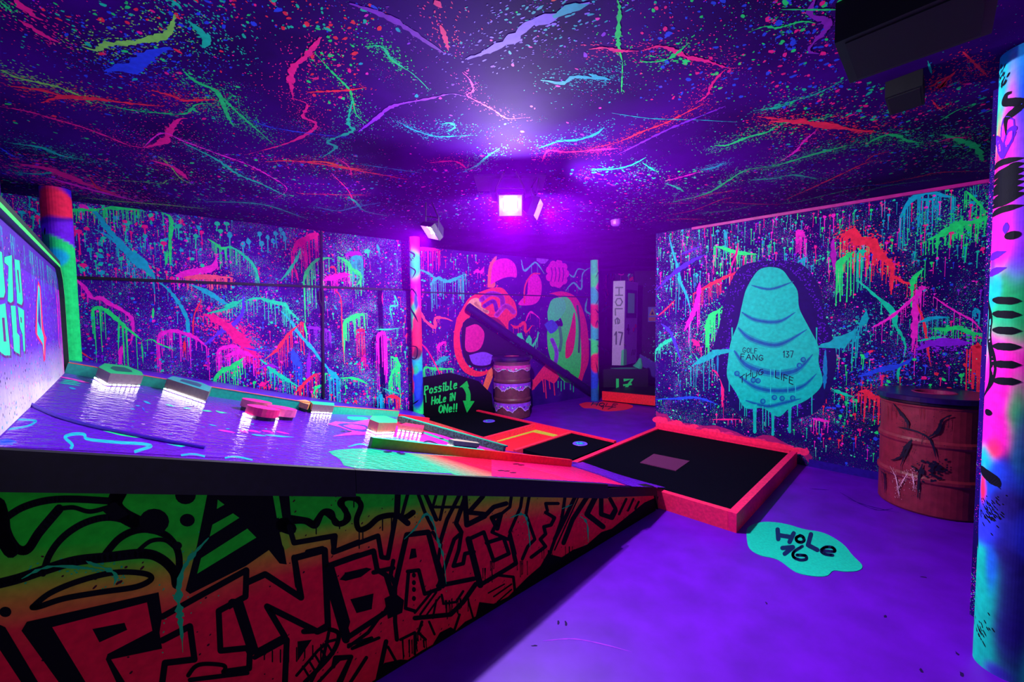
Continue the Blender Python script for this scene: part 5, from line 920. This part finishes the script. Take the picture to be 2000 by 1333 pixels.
# ---- drums
def drum(cx, cy, r, h, lab, body_cols, band=None, lidr=1.08, paint=None):
    root = thing('oil_drum', (cx, cy, 0), lab, 'barrel', 'steel drums')
    w = MB(); pr = [(r*.97, .002), (r, .015), (r, .28*h), (r*1.035, .30*h), (r*1.035, .325*h), (r, .345*h), (r, .60*h), (r*1.035, .62*h), (r*1.035, .645*h), (r, .665*h), (r, .93*h), (r*1.02, .945*h), (r*1.02, .97*h)]
    pr2 = [(r*.97, .0)] ; w.lathe(cx, cy, pr, body_cols, n=56); w.lathe(cx, cy, [(0, .003), (r*.97, .002)], body_cols, n=56)
    cs = CylSurf(cx, cy, r*1.0, 0, h)
    if paint: paint(w, cs, r, h)
    w.build('body', paintmat('drum_paint', rough=.45, spec=.4, noise=.35, sc=18), root)
    w = MB(); w.lathe(cx, cy, [(0, .955*h), (r*.99, .955*h)], BK, n=40); w.lathe(cx, cy, [(r*1.021, .955*h), (r*1.05, .965*h), (r*1.05, .985*h), (r*1.0, .99*h)], BK, n=56); w.build('rim', mat('black_rim', '0c0818', rough=.3, spec=.6), root)
    w = MB(); z0, z1 = .99*h, 1.035*h; hr = r*.36
    w.lathe(cx, cy, [(hr, z0), (r*lidr, z0), (r*lidr, z1-.006), (r*(lidr-.02), z1), (hr, z1), (hr, z0)], hx('2a0a78'), n=56)
    w.build('lid', mat('violet_lid_paint', '1e0450', rough=.3, spec=.5, noise=.2), root)
    w = MB(); w.lathe(cx, cy, [(hr*1.18, z1+.001), (hr*1.1, z1+.006), (hr*.98, z1+.002), (hr*.95, z0)], hx('901858'), n=40); w.lathe(cx, cy, [(0, z0-.012), (hr*.97, z0-.01)], BK, n=24); w.build('opening_ring', M_SATIN, root)
    return root
def p_right(w, cs, r, h):
    cs2 = CylSurf(cs.c.x, cs.c.y, r*1.035, 0, h); d4 = lambda p: Z(p, 1700, 730, 2.21); kk = hx('14062a')
    for pl, wd in (([(100, 130), (130, 170), (160, 210), (160, 240)], .02), ([(120, 230), (200, 250), (260, 290), (285, 370)], .014), ([(350, 180), (310, 200), (290, 250), (240, 280)], .02), ([(180, 285), (150, 320), (130, 360), (85, 375)], .02), ([(180, 290), (160, 330), (130, 400)], .014), ([(225, 390), (210, 450), (205, 540)], .014), ([(60, 420), (65, 490)], .012), ([(45, 420), (60, 440), (65, 500)], .01)):
        w.stroke(cs2, d4(pl), wd, kk, drips=2, dl=.08, spray=30, spread=4)
    for i in range(70):
        a, b = cs2.ab(*d4([(random.gauss(265, 35), random.gauss(420, 22))])[0]); w.disc(cs2.M, a, b, random.uniform(.003, .012), None, kk, n=6, jag=.3)
    for pl in ([(85, 400), (110, 450), (125, 540)], [(180, 420), (190, 500)], [(160, 430), (120, 500)]): w.stroke(cs2, d4(pl), .006, hx('e0a0c0'), spray=50, spread=5, thin=True)
    for x in (75, 90, 110, 215, 230): w.stroke(cs, d4([(x, 135), (x+2, 200)]), .01, hx('8a1030'), thin=True)
drum(3.285, 3.245, .31, .86, 'dull red steel drum with black drips against the right wall', hx('90203c'), paint=p_right, lidr=1.10)
def p_back(w, cs, r, h):
    cs2 = CylSurf(cs.c.x, cs.c.y, r*1.038, 0, h)
    for z, am, cc in ((.90*h, .05, hx('d030b0')), (.60*h, .07, hx('9838f0')), (.27*h, .09, hx('9838f0'))):
        top = [(-.5+i*.02, z) for i in range(51)]; bot = [(a, z-.05-am*(.5+.5*math.sin(a*24+z*9))*random.uniform(.6, 1)) for a, _ in top]
        for i in range(50): o = .002; w.poly([cs2.M(*top[i], o), cs2.M(*bot[i], o), cs2.M(*bot[i+1], o), cs2.M(*top[i+1], o)], cc)
        for i in range(0, 50): 
            w.line(cs2.M, [bot[i], bot[i+1]], .012, hx('d8a0ff'), off=.004)
        for i in range(50): w.disc(cs2.M, random.uniform(-.45, .45), z-.04-random.random()*.03, .016, .004, random.choice([PK, TL, WH, NV, CY]), ang=random.uniform(0, 3), n=6, off=.005)
drum(-.005, 6.46, .275, .90, 'brown steel drum painted like a layer cake with white icing, in front of the mural', hx('6a2848'), paint=p_back, lidr=1.14)
# ---- pillars
def pillar(cx, cy, r, z0, z1, lab, patches, lines=(), drips=(), na=72, nz=330, extra=None):
    """patches: (x, y, rx, ry, colour) in photo pixels, nearest in scaled distance wins"""
    cs = CylSurf(cx, cy, r, z0, z1); w = MB(); pt = [(*cs.ab(x, y), *[v for v in ()], rx, ry, c_) for x, y, rx, ry, c_ in patches]
    def cf(a, b):
        ds = [((a-pa)/rx)**2+((b-pb)/ry)**2 for (pa, pb, rx, ry, c_) in pt]; m_ = min(ds); W_ = [math.exp(-(d-m_)*5) if d-m_ < 1.5 else 0 for d in ds]; t_ = sum(W_)
        return tuple(sum(W_[i]*pt[i][4][k] for i in range(len(pt)) if W_[i])/t_ for k in range(3))
    pos = {}
    for i in range(na+1):
        for j in range(nz+1):
            a = (i/na-.5)*2*math.pi*r; b = z0+(z1-z0)*j/nz; pos[i, j] = (cs.M(a, b), cf(a, b))
    for i in range(na):
        for j in range(nz):
            q = [pos[i, j], pos[i+1, j], pos[i+1, j+1], pos[i, j+1]]; w.poly([p for p, _ in q], [c_ for _, c_ in q], 0, True)
    for pl, wd, c_ in lines:
        q = smooth([cs.ab(*p) for p in pl], 6); w.ribbon(cs.M, q, wd, c_, off=.001, jit=.05)
    for i in range(12):
        w.poly([V2((cx, cy), z1), cs.M(2*math.pi*r*i/12, z1), cs.M(2*math.pi*r*(i+1)/12, z1)], BK); w.poly([V2((cx, cy), z0), cs.M(2*math.pi*r*(i+1)/12, z0), cs.M(2*math.pi*r*i/12, z0)], BK)
    if extra: extra(w, cs)
    o = w.build('painted_pillar', [M_PAINT, M_PAINT]); tag(o, lab, 'pillar', 'painted pillars'); return o
C_, G_, P_, R_c, B_c, V_c = hx('10b8e0'), hx('18c890'), hx('ff18c0'), hx('ff2858'), hx('2048f0'), hx('7a20f0')
c8 = lambda p: Z(p, 1860, 40, 3.7); c7 = lambda p: Z(p, 1700, 300, 2.221); c9 = lambda p: Z(p, 1700, 730, 2.21)
pr = [(1970, 110, .1, .2, C_), (1960, 150, .08, .2, C_), (1952, 210, .03, .25, G_), (1975, 190, .03, .25, P_), (1985, 130, .06, .2, hx('2070e0')), (1995, 250, .06, .5, B_c), (1970, 280, .07, .2, P_), (1948, 310, .02, .3, R_c), (1965, 370, .1, .3, P_), (1995, 400, .04, .4, hx('5030f0')),
      (1955, 470, .1, .15, P_), (1990, 520, .05, .12, V_c), (1940, 500, .03, .15, V_c), (1985, 555, .07, .13, hx('18a860')), (1940, 560, .05, .1, C_), (1960, 620, .07, .12, hx('18b880')), (1930, 640, .03, .2, hx('20c0c8')), (1990, 600, .05, .2, hx('18a860')),
      (1950, 730, .12, .22, P_), (1922, 700, .02, .22, hx('d020a0')), (1940, 840, .1, .12, P_), (1985, 800, .035, .2, hx('18a060')), (1990, 860, .03, .2, hx('2060a0')), (1940, 870, .04, .08, R_c), (1925, 900, .05, .08, C_), (1945, 930, .08, .1, B_c), (1920, 950, .02, .1, R_c),
      (1930, 1020, .12, .12, hx('3038e8')), (1960, 1000, .05, .3, hx('281878')), (1920, 1160, .09, .22, hx('10b8a8')), (1905, 1250, .12, .2, hx('10b8a8')), (1935, 1120, .03, .15, hx('2058e0')), (1960, 1200, .05, .3, hx('281080')), (1940, 1310, .05, .05, hx('4020c0'))]  # dark blue patches put the pillar's shaded side into the paint
Kp = hx('08061a'); Vp = hx('5a10d0')
lr = [(c8([(430, 520), (390, 540), (380, 590), (450, 590), (500, 600), (460, 650), (400, 700), (385, 740), (390, 830)]), .03, Kp), (c8([(380, 700), (395, 760), (385, 860), (365, 1000)]), .05, Vp), (c8([(470, 780), (430, 800), (400, 880), (370, 1000)]), .035, Vp), (c8([(320, 840), (340, 900), (360, 1000)]), .035, Vp)]
for y in (1110, 1160, 1200, 1240, 1285, 1330): lr.append((c8([(290, y+30), (380, y-20), (450, y-60), (518, y-75)]), .028, Kp))
for k, y in enumerate((30, 75, 130, 180, 235)): lr.append((c7([(528, y+40), (570, y+10), (666, y-10)]), .026, Kp))
for y in (635, 695, 765, 835, 912, 985): lr.append((c7([(530, y), (590, y+4), (655, y+6)]), .03, Kp))
lr += [(c7([(500, 630), (520, 700), (515, 800), (530, 900), (520, 1000), (490, 1060)]), .03, Kp), (c7([(590, 300), (585, 350)]), .02, Vp), (c7([(510, 460), (590, 425)]), .03, Vp), (c7([(510, 530), (590, 495)]), .03, Vp), (c9([(470, 400), (520, 450), (560, 490)]), .045, Kp), (c9([(455, 650), (465, 760)]), .012, Kp)]
def exr(w, cs):
    for x, y, r_ in ((1977, 460, .024), (1930, 806, .02)): a, b = cs.ab(x, y); w.disc(cs.M, a, b, r_, r_*.7, Kp, n=14, off=.0012)
    for i in range(70):
        x, y = c9([(random.gauss(520, 35), random.gauss(590, 30))])[0]; a, b = cs.ab(x, y); w.disc(cs.M, a, b, random.uniform(.003, .014), .003, Kp, ang=2.4, n=6)
    for i in range(30):
        x, y = c9([(random.gauss(480, 25), random.gauss(1090, 40))])[0]; a, b = cs.ab(x, y); w.disc(cs.M, a, b, random.uniform(.003, .014), .003, Kp, ang=2.2, n=6)
    for i in range(24):
        x, y = c8([(random.gauss(360, 25), random.gauss(430, 50))])[0]; a, b = cs.ab(x, y); w.disc(cs.M, a, b, .01, .004, Kp, ang=1, n=6)
pillar(2.075, 1.70, .098, 0, H-.002, 'thick multicoloured pillar at the right edge, beside the red drum', pr, lr, extra=exr)
q = lambda x, y: Z([(x, y)], 760, 430, 3.333)[0]
pm = [(*q(130, 140), .05, .12, R_c), (*q(160, 150), .04, .15, P_), (*q(130, 230), .03, .15, C_), (*q(160, 260), .04, .2, G_), (*q(150, 340), .06, .15, C_), (*q(150, 430), .07, .18, P_), (*q(140, 520), .05, .12, R_c), (*q(172, 500), .02, .15, B_c), (*q(150, 600), .05, .12, G_), (*q(145, 680), .03, .1, G_), (*q(170, 690), .04, .2, R_c), (*q(150, 760), .06, .12, R_c),
      (*q(150, 850), .05, .1, R_c), (*q(165, 880), .04, .1, hx('602030')), (*q(160, 930), .05, .1, C_), (*q(150, 980), .04, .1, R_c), (*q(170, 970), .03, .1, G_), (*q(170, 1025), .05, .05, B_c), (*q(150, 1080), .04, .15, R_c), (*q(180, 1100), .03, .2, B_c), (*q(155, 1170), .04, .08, G_), (*q(175, 1200), .05, .15, hx('2030c0')), (*q(170, 1250), .07, .1, GR)]
lm = [([q(120, 200), q(165, 230), q(125, 290)], .02, Kp), ([q(125, 300), q(170, 330), q(150, 380)], .016, Kp), ([q(125, 480), q(150, 450), q(185, 500)], .016, Kp), ([q(130, 560), q(160, 610), q(190, 670)], .022, Kp), ([q(140, 820), q(180, 830), q(175, 900), q(140, 890), q(140, 820)], .016, Kp), ([q(150, 1200), q(170, 1190), q(195, 1170)], .014, Kp), ([q(130, 660), q(150, 700)], .012, Kp), ([q(120, 230), q(150, 265)], .012, Kp)]
pillar(-1.205, 5.30, .066, .31, H-.002, 'slim multicoloured pillar left of the mural, rising from the table ledge', pm, lm, na=32, nz=130)
q5 = lambda x, y: Z([(x, y)], 1150, 480, 3.807)[0]
pd = [(*q5(50, 170), .04, .12, TL), (*q5(75, 160), .04, .12, RD), (*q5(60, 240), .05, .15, GR), (*q5(70, 310), .05, .1, P_), (*q5(60, 380), .05, .15, C_), (*q5(60, 480), .05, .12, R_c), (*q5(80, 450), .03, .1, G_), (*q5(60, 560), .04, .12, R_c), (*q5(75, 590), .03, .1, GR), (*q5(60, 660), .05, .1, C_), (*q5(55, 750), .05, .1, GR), (*q5(75, 790), .03, .12, P_), (*q5(55, 880), .04, .15, R_c), (*q5(80, 900), .03, .15, G_), (*q5(55, 1000), .05, .12, B_c), (*q5(80, 1050), .04, .12, G_), (*q5(60, 1120), .05, .12, hx('2060c0'))]
ld = [([q5(50, 240), q5(70, 200), q5(85, 230)], .016, Kp), ([q5(50, 440), q5(80, 380)], .016, Kp), ([q5(50, 470), q5(70, 500), q5(85, 460)], .018, Kp), ([q5(50, 600), q5(65, 560), q5(85, 610)], .016, Kp), ([q5(50, 700), q5(85, 700)], .018, Kp), ([q5(60, 740), q5(80, 760)], .018, Kp), ([q5(50, 860), q5(70, 960), q5(90, 1010)], .016, Kp), ([q5(50, 320), q5(85, 350)], .014, Kp)]
pillar(1.50, 7.60, .072, 0, H-.002, 'slim multicoloured pillar beside the doorway to the giant console', pd, ld, na=32, nz=120)
pf = [(70, 400, .06, .16, R_c), (85, 380, .06, .1, R_c), (60, 380, .05, .06, hx('4010c0')), (75, 366, .09, .04, hx('3a0ad0')), (68, 415, .03, .05, GR), (62, 432, .08, .04, hx('5010b0')), (85, 445, .08, .04, V_c), (72, 470, .06, .08, GR), (85, 480, .05, .1, GR), (92, 500, .04, .06, C_), (60, 520, .06, .1, GR)]
pillar(-3.47, 3.26, .085, .95, H-.002, 'red and green pillar behind the tall end of the backboard', pf, [([(72, 445), (73, 470)], .016, Kp), ([(67, 445), (68, 465)], .02, Kp), ([(88, 445), (87, 460)], .01, Kp)], na=32, nz=100)
# ---- pipes on the left wall and over the mural
w = MB(); P_0 = WL.P(626.5, 455, .025); P_1 = WL.P(631, 782, .025); w.tube([Vector((P_0.x, P_0.y, H-.01)), WL.P(627, 560, .025), WL.P(629, 575, .03), Vector((P_1.x, P_1.y, P_1.z+.03))], .014, n=10); w.tube([WL.P(622, 569, .03), WL.P(622, 585, .03), WL.P(628, 600, .03)], .009, n=8)
o = w.build('conduit', M_DARK); tag(o, 'black vertical cable conduit running down the left wall', 'conduit')
w = MB(); a = WMu.P(905, 600, .14); b = WMu.P(1150, 778, .14); b = Vector((b.x, b.y, max(.075, b.z))); w.tube([a, a+(b-a)*.1, b-(b-a)*.1, b], .062, hx('3a10a0'), n=20); w.tube([a+(b-a)*.72, a+(b-a)*.74], .074, hx('3a10a0'), n=20); w.tube([a+(b-a)*.36, a+(b-a)*.375], .074, hx('3a10a0'), n=20)
o = w.build('ball_chute', mat('violet_pipe_paint', '180458', rough=.45, spec=.3)); tag(o, 'dark violet pipe slanting down to the floor behind the cake-painted drum', 'pipe')
# ---- hole 17: rail, plinth, giant console
H0 = Vector((1.553, 7.50, 0)); hd = Vector((2.396-1.553, 6.99-7.578, 0)).normalized(); hn = Vector((-hd.y, hd.x, 0)); hn = hn if hn.y > 0 else -hn
pf17 = thing('far_platform', (2.3, 7.6, 0), 'low platform of hole 17 with a bright red timber edge, seen through the doorway', 'platform')
w = MB(); board(w, H0+hd*.06, H0+hd*1.7, .05, .03, .19, hx('ff1828'), hn); w.build('edge_board', M_RED, pf17)
w = MB(); board(w, H0+hd*.06+hn*.051, H0+hd*1.7+hn*.051, 1.2, 0, .15, BK, hn); w.build('deck', M_BLACK, pf17)
def at(px, py, Y): d = ray(px, py); return EYE+d*(Y/d.y)
Y0 = 8.12
pl = thing('number_plinth', (at(1220, 770, Y0).x, Y0, .15), 'black plinth painted with a green 17 carrying the giant console', 'plinth')
w = MB(); x0, x1 = at(1176, 740, Y0).x, at(1266, 740, Y0).x; zt_ = at(1200, 722, Y0).z
w.bbox(x0, x1, Y0, Y0+.75, .151, zt_, hx('100828')); sf = Surf((0, Y0, 0), (0, -1, 0), (1, 0, 0), (0, 0, 1)); s2 = Surf((0, 0, zt_), (0, 0, 1), (1, 0, 0), (0, 1, 0))
w.build('body', [M_BLACK, M_SATIN], pl)
w = MB(); w.ribbon(sf.P, [(1206, 740), (1206, 762)], 5.5, GR, taper=False); w.ribbon(sf.P, [(1206, 762), (1206, 769)], 2, TL, taper=False); w.build('number', M_SATIN, pl)
w = MB(); w.ribbon(sf.P, [(1218, 743), (1235, 741), (1222, 759)], 5.5, GR, taper=False); w.ribbon(sf.P, [(1217, 753), (1234, 751)], 3.5, GR, taper=False); w.ribbon(sf.P, [(1222, 759), (1222, 766)], 2, TL, taper=False); w.build('number', M_SATIN, pl)
# green paint puddle on the plinth
w = MB(); qx = at(1218, 723, Y0+.3).x; w.disc(s2.M, qx, Y0+.14, .3, .12, hx('18c090'), n=24, jag=.12, off=.004); w.tube([(qx+.22, Y0+.12, zt_+.005), (qx+.26, Y0+.12, zt_+.08), (qx+.28, Y0+.12, zt_+.2)], [.1, .07, .02], hx('18c090'), n=14)
o = w.build('paint_puddle', M_SATIN); tag(o, 'green slimy puddle on top of the plinth under the console', 'puddle')
cn = Vector((at(1218, 700, 7.98).x, 8.30, 0)); CY_ = 8.30
A = Vector((at(1195, 700, 8.36).x, 8.36, 0)); Bc = Vector((at(1218, 700, 8.30).x, 8.30, 0)); Cc = Vector((at(1243, 700, 8.82).x, 8.82, 0))
zb, zt2 = at(1205, 714, 8.33).z, at(1205, 549, 8.33).z
con = thing('giant_game_console', (Bc.x, Bc.y, zb), 'giant pale handheld game console standing upright with HOLE 17 on its side', 'game console')
w = MB(); D = Cc+(A-Bc); tilt = Vector((.03, 0, 0)); top = [Vector((p.x, p.y, zt2))+tilt for p in (A, Bc, Cc, D)]; bot = [Vector((p.x, p.y, zb)) for p in (A, Bc, Cc, D)]
for i in range(4): j = (i+1) % 4; w.poly([bot[i], bot[j], top[j], top[i]], hx('c898e8') if i == 0 else hx('a050f0'))  # lit lettered side is given a paler colour than the rest
w.poly(top, hx('b070f0')); w.poly(bot[::-1], hx('4a208a')); w.build('body', M_SATIN, con)
def face(i, j, out):
    b0, b1, t0_ = bot[i], bot[j], top[i]; e1 = (b1-b0); e2 = (t0_-b0); n_ = e1.cross(e2).normalized(); n_ = n_ if n_.dot(EYE-b0) > 0 else -n_
    return lambda u, v, o=0: b0+e1*u+e2*v+n_*(o+out)
Fs = face(0, 1, .001); Ff = face(1, 2, .001)
w = MB(); Fm = lambda a, b, o=0: Fs(a/.24, b/1.65, o); write(w, Fm, 'HOLe', .05, 1.52, .0, -.25, .14, .0, .026, Kp, mi=0); write(w, Fm, '17.', .05, .42, .15, -.02, 0, .24, .03, Kp, mi=0); w.build('lettering', M_SATIN, con)
w = MB(); Q = lambda u0, u1, v0, v1, c_, o: w.poly([Ff(u0, v0, o), Ff(u1, v0, o), Ff(u1, v1, o), Ff(u0, v1, o)], c_)
Q(.1, .92, .56, .9, hx('2a1878'), .002); Q(.2, .72, .62, .86, hx('20c8b0'), .006); w.build('screen', glow('teal_screen', hx('18b0a0'), .25) if 0 else M_SATIN, con)
w = MB(); Q(.14, .36, .415, .44, Kp, .01); Q(.215, .285, .37, .485, Kp, .012); w.build('direction_pad', M_SATIN, con)
for u, v in ((.64, .42), (.8, .46)):
    w = MB(); w.poly([Ff(u+.07*math.cos(k*math.pi/8), v+.028*math.sin(k*math.pi/8), .02) for k in range(16)], RD); w.build('button', M_SATIN, con)
for k in range(3): w = MB(); w.poly([Ff(.55+k*.12, .1, .003), Ff(.59+k*.12, .1, .003), Ff(.67+k*.12, .17, .003), Ff(.63+k*.12, .17, .003)], Kp); w.build('speaker_slot', M_SATIN, con)
w = MB(); w.poly([Ff(.0, .0, .004), Ff(.2, .0, .004), Ff(.2, .17, .004), Ff(.08, .2, .004), Ff(.0, .19, .004)], hx('18c080')); w.poly([Fs(.75, .0, .004), Fs(1, .0, .004), Fs(1, .19, .004), Fs(.8, .18, .004)], hx('18c080')); w.build('slime_patch', M_SATIN, con)
# sign and ramp in the far passage
sg = thing('warning_sign', at(1272, 614, 9.4), 'small hazard notice with a yellow triangle on the dark wall beside the doorway', 'sign')
w = MB(); X0, X1 = at(1266, 614, 9.4), at(1284, 614, 9.4); z0, z1 = at(1272, 629, 9.4).z, at(1272, 600, 9.4).z; w.bbox(X0.x, X1.x, 9.4, 9.41, z0, z1, hx('6868e0')); w.build('board', M_SATIN, sg)
w = MB(); xc = at(1274, 610, 9.4).x; w.poly([(xc-.075, 9.397, z0+.14), (xc+.075, 9.397, z0+.14), (xc, 9.397, z1-.02)], hx('c08830')); w.poly([(xc-.035, 9.395, z0+.16), (xc+.035, 9.395, z0+.16), (xc, 9.395, z1-.08)], Kp); w.build('warning_triangle', M_SATIN, sg)
w = MB(); w.bbox(X0.x+.01, X1.x-.01, 9.397, 9.399, z0+.02, z0+.1, hx('c06838')); w.build('text_panel', M_SATIN, sg)
w = MB(); w.bbox(X0.x-.3, X1.x+1.0, 9.415, 9.5, 0, H-.002); o = w.build('wall_passage', M_DARK); tag(o, 'dark partition carrying the hazard notice', kind='structure')
w = MB(); a, b = at(1243, 690, 8.6), at(1300, 745, 8.0)
w.slab([at(1243, 688, 9.2), at(1300, 720, 9.05), at(1300, 752, 9.05), at(1262, 748, 9.1), at(1245, 712, 9.2)], (.02, .1, -.02), hx('3a14b8')); o = w.build('slope_panel', M_SATIN); tag(o, 'violet sloping board to the right of the giant console', 'panel')
# ---- lamps on the ceiling
M_HOUS = mat('black_lamp_housing', '0c0620', rough=.5, spec=.3)
M_LENS = glow('ultraviolet_lens', (.55, .12, 1.0), 2); M_TUBE = glow('lamp_core', (1, .98, 1), 60)
M_REFL = mat('lamp_reflector', 'c0a8f0', rough=.15, metal=1, noise=.02)
def flood(px, py, Y, aim, wdt, hgt, lab, power, ang=2.6, roll=0):
    c0 = at(px, py, Y); d = (Vector(aim)-c0).normalized(); r_ = d.cross(Vector((0, 0, 1))).normalized(); u_ = r_.cross(d).normalized()
    if roll: r_, u_ = r_*math.cos(roll)+u_*math.sin(roll), u_*math.cos(roll)-r_*math.sin(roll)
    root = thing('flood_lamp', (c0.x, c0.y, H), lab, 'flood lamp', 'ultraviolet flood lamps on the ceiling')
    w = MB(); P = lambda a, b, k: c0+r_*a+u_*b+d*k
    f4 = lambda a, b, k: [P(-a, -b, k), P(a, -b, k), P(a, b, k), P(-a, b, k)]
    fr, mid, bk = f4(wdt, hgt, 0), f4(wdt*.98, hgt*.98, -.05), f4(wdt*.5, hgt*.5, -.12); inn = f4(wdt*.9, hgt*.9, 0)
    for X, Y_ in ((fr, mid), (mid, bk)):
        for i in range(4): j = (i+1) % 4; w.poly([X[i], Y_[i], Y_[j], X[j]])
    for i in range(4): j = (i+1) % 4; w.poly([inn[i], fr[i], fr[j], inn[j]])
    w.poly(bk[::-1]); w.build('housing', M_HOUS, root)
    w = MB(); bi = f4(wdt*.4, hgt*.4, -.045)
    for i in range(4): j = (i+1) % 4; w.poly([inn[i], inn[j], bi[j], bi[i]])
    w.poly(bi); w.build('reflector', M_LENS, root)
    w = MB(); w.poly([P(wdt*rr*math.cos(k*math.pi/8), hgt*rr*math.sin(k*math.pi/8), -.03) for k, rr in enumerate([.34, .3, .85, .3, .8, .3, .85, .3, .34, .3, .85, .3, .8, .3, .85, .3])]); w.build('bulb_star', M_TUBE, root)  # star arms are the bulb's reflections, built as a glowing shape
    w = MB()
    for s in (-1, 1): w.tube([P(0, .02, -.05)+Vector((0, 0, .09)), P(s*(wdt+.012), .02, -.05)+Vector((0, 0, .09)), P(s*(wdt+.012), 0, -.03), P(s*(wdt+.012), .02, -.05)+Vector((0, 0, .09)), P(s*(wdt+.012), .02, -.05)+Vector((0, 0, .09)), Vector((c0.x+r_.x*s*.04, c0.y, H-.004))], .007, n=8)
    w.build('bracket', M_HOUS, root)
    L = spot(P(0, 0, .02), c0+d, power, ang, blend=1.0, r=wdt*.4); L.parent = root; L.location = P(0, 0, .03)-Vector(root.location)
    return root
LAMP = 1.0
flood(997, 402, 3.0, (.02, 1.2, 1.35), .088, .078, 'flood lamp facing the camera in the middle of the ceiling, brightest of three', 430*LAMP, 2.9)
flood(1052, 410, 3.12, (2.6, 2.6, 1.3), .085, .07, 'flood lamp turned towards the right wall, right of the central lamp', 330*LAMP, 2.8)
flood(839, 455, 3.75, (-2.0, 3.0, .9), .09, .075, 'flood lamp aimed at the left wall and table, left of the central pair', 330*LAMP, 2.8, roll=.35)
flood(1000, 409, 3.36, (.1, 6.6, 1.1), .08, .065, 'added flood lamp that brightens the mural, unseen behind the central lamp', 520*LAMP, 2.9)  # extra lamp, added only to light the mural
w = MB(); a = onz(935, 345, H); b = onz(1068, 340, H)
cx_, cy_ = .0, 3.22
w.slab([(cx_-.26, 3.06, H-.001), (cx_+.26, 3.06, H-.001), (cx_+.26, 3.42, H-.001), (cx_-.26, 3.42, H-.001)], (0, 0, -.012)); w.slab([(cx_-.15, 3.12, H-.013), (cx_+.17, 3.12, H-.013), (cx_+.15, 3.36, H-.013), (cx_-.13, 3.36, H-.013)], (0, 0, -.10))
o = w.build('lamp_mounting_box', mat('violet_box_paint', '20085c', rough=.6)); tag(o, 'dark mounting box on the ceiling behind the central pair of lamps', 'box')
w = MB(); c0 = onz(1203, 430, H); w.lathe(c0.x, c0.y, [(0, H-.065), (.03, H-.065), (.05, H-.05), (.055, H-.02), (.055, H-.0015), (0, H-.001)], n=24); o = w.build('smoke_detector', mat('violet_white_plastic', '8030c0', rough=.4)); tag(o, 'round smoke detector on the ceiling near the doorway', 'smoke detector')
def cbox(name, pts, zb, lab, cat):
    P = [onz(x, y, zb) for x, y in pts[:3]]; P.append(P[0]+P[2]-P[1]); w = MB(); root = thing(name, (sum(p.x for p in P)/4, sum(p.y for p in P)/4, H), lab, cat)
    w.slab([Vector((p.x, p.y, H-.001)) for p in P], (0, 0, zb-H+.001)); w.build('case', mat(name+'_black', '060410', rough=.5, spec=.3), root)
    w = MB(); c_ = sum(P, Vector())/4; w.slab([c_+(p-c_)*.86 for p in P], (0, 0, -.004)); w.build('grille', mat(name+'_grille', '0c0618', rough=.6, spec=.2, scale=200), root)
cbox('ceiling_speaker', [(1630, 85), (1660, 163), (1937, 65)], 2.41, 'large black box hanging from the ceiling at the top right', 'speaker')
cbox('ceiling_box', [(1728, 192), (1738, 226), (1806, 204)], 2.47, 'small black box on the ceiling below the large speaker', 'box')
# free point light added under the lamps to make the ceiling glow
def pt(loc, e, r=.08, col=UV):
    l = bpy.data.lights.new('ceiling_fill', 'POINT'); l.energy = e; l.color = col; l.shadow_soft_size = r; o = bpy.data.objects.new('ceiling_fill', l); C.objects.link(o); o.location = loc
pt((0, 2.70, 2.08), 4.2, .15)
# ---- haze in the lamp light
w = MB(); w.slab([Vector((x, y, H-.012)) for x, y in [(-2.7, 4.1), (-1.1, 5.2), (1.3, 7.2), (1.7, 5.2), (2.9, 3.85), (1.85, 2.2), (.4, 1.3), (-2.2, 2.1)]], (0, 0, -1.35)); m, t_, N, L, b = nt('ultraviolet_haze'); N.remove(b)
vs = N.new('ShaderNodeVolumeScatter'); vs.inputs['Color'].default_value = (.36, .0, 1, 1); vs.inputs['Density'].default_value = .029; vs.inputs['Anisotropy'].default_value = .3
L.new(vs.outputs[0], N['Material Output'].inputs['Volume'])
o = w.build('haze', m); tag(o, 'thin violet haze hanging in the lamp light', 'haze', kind='stuff')
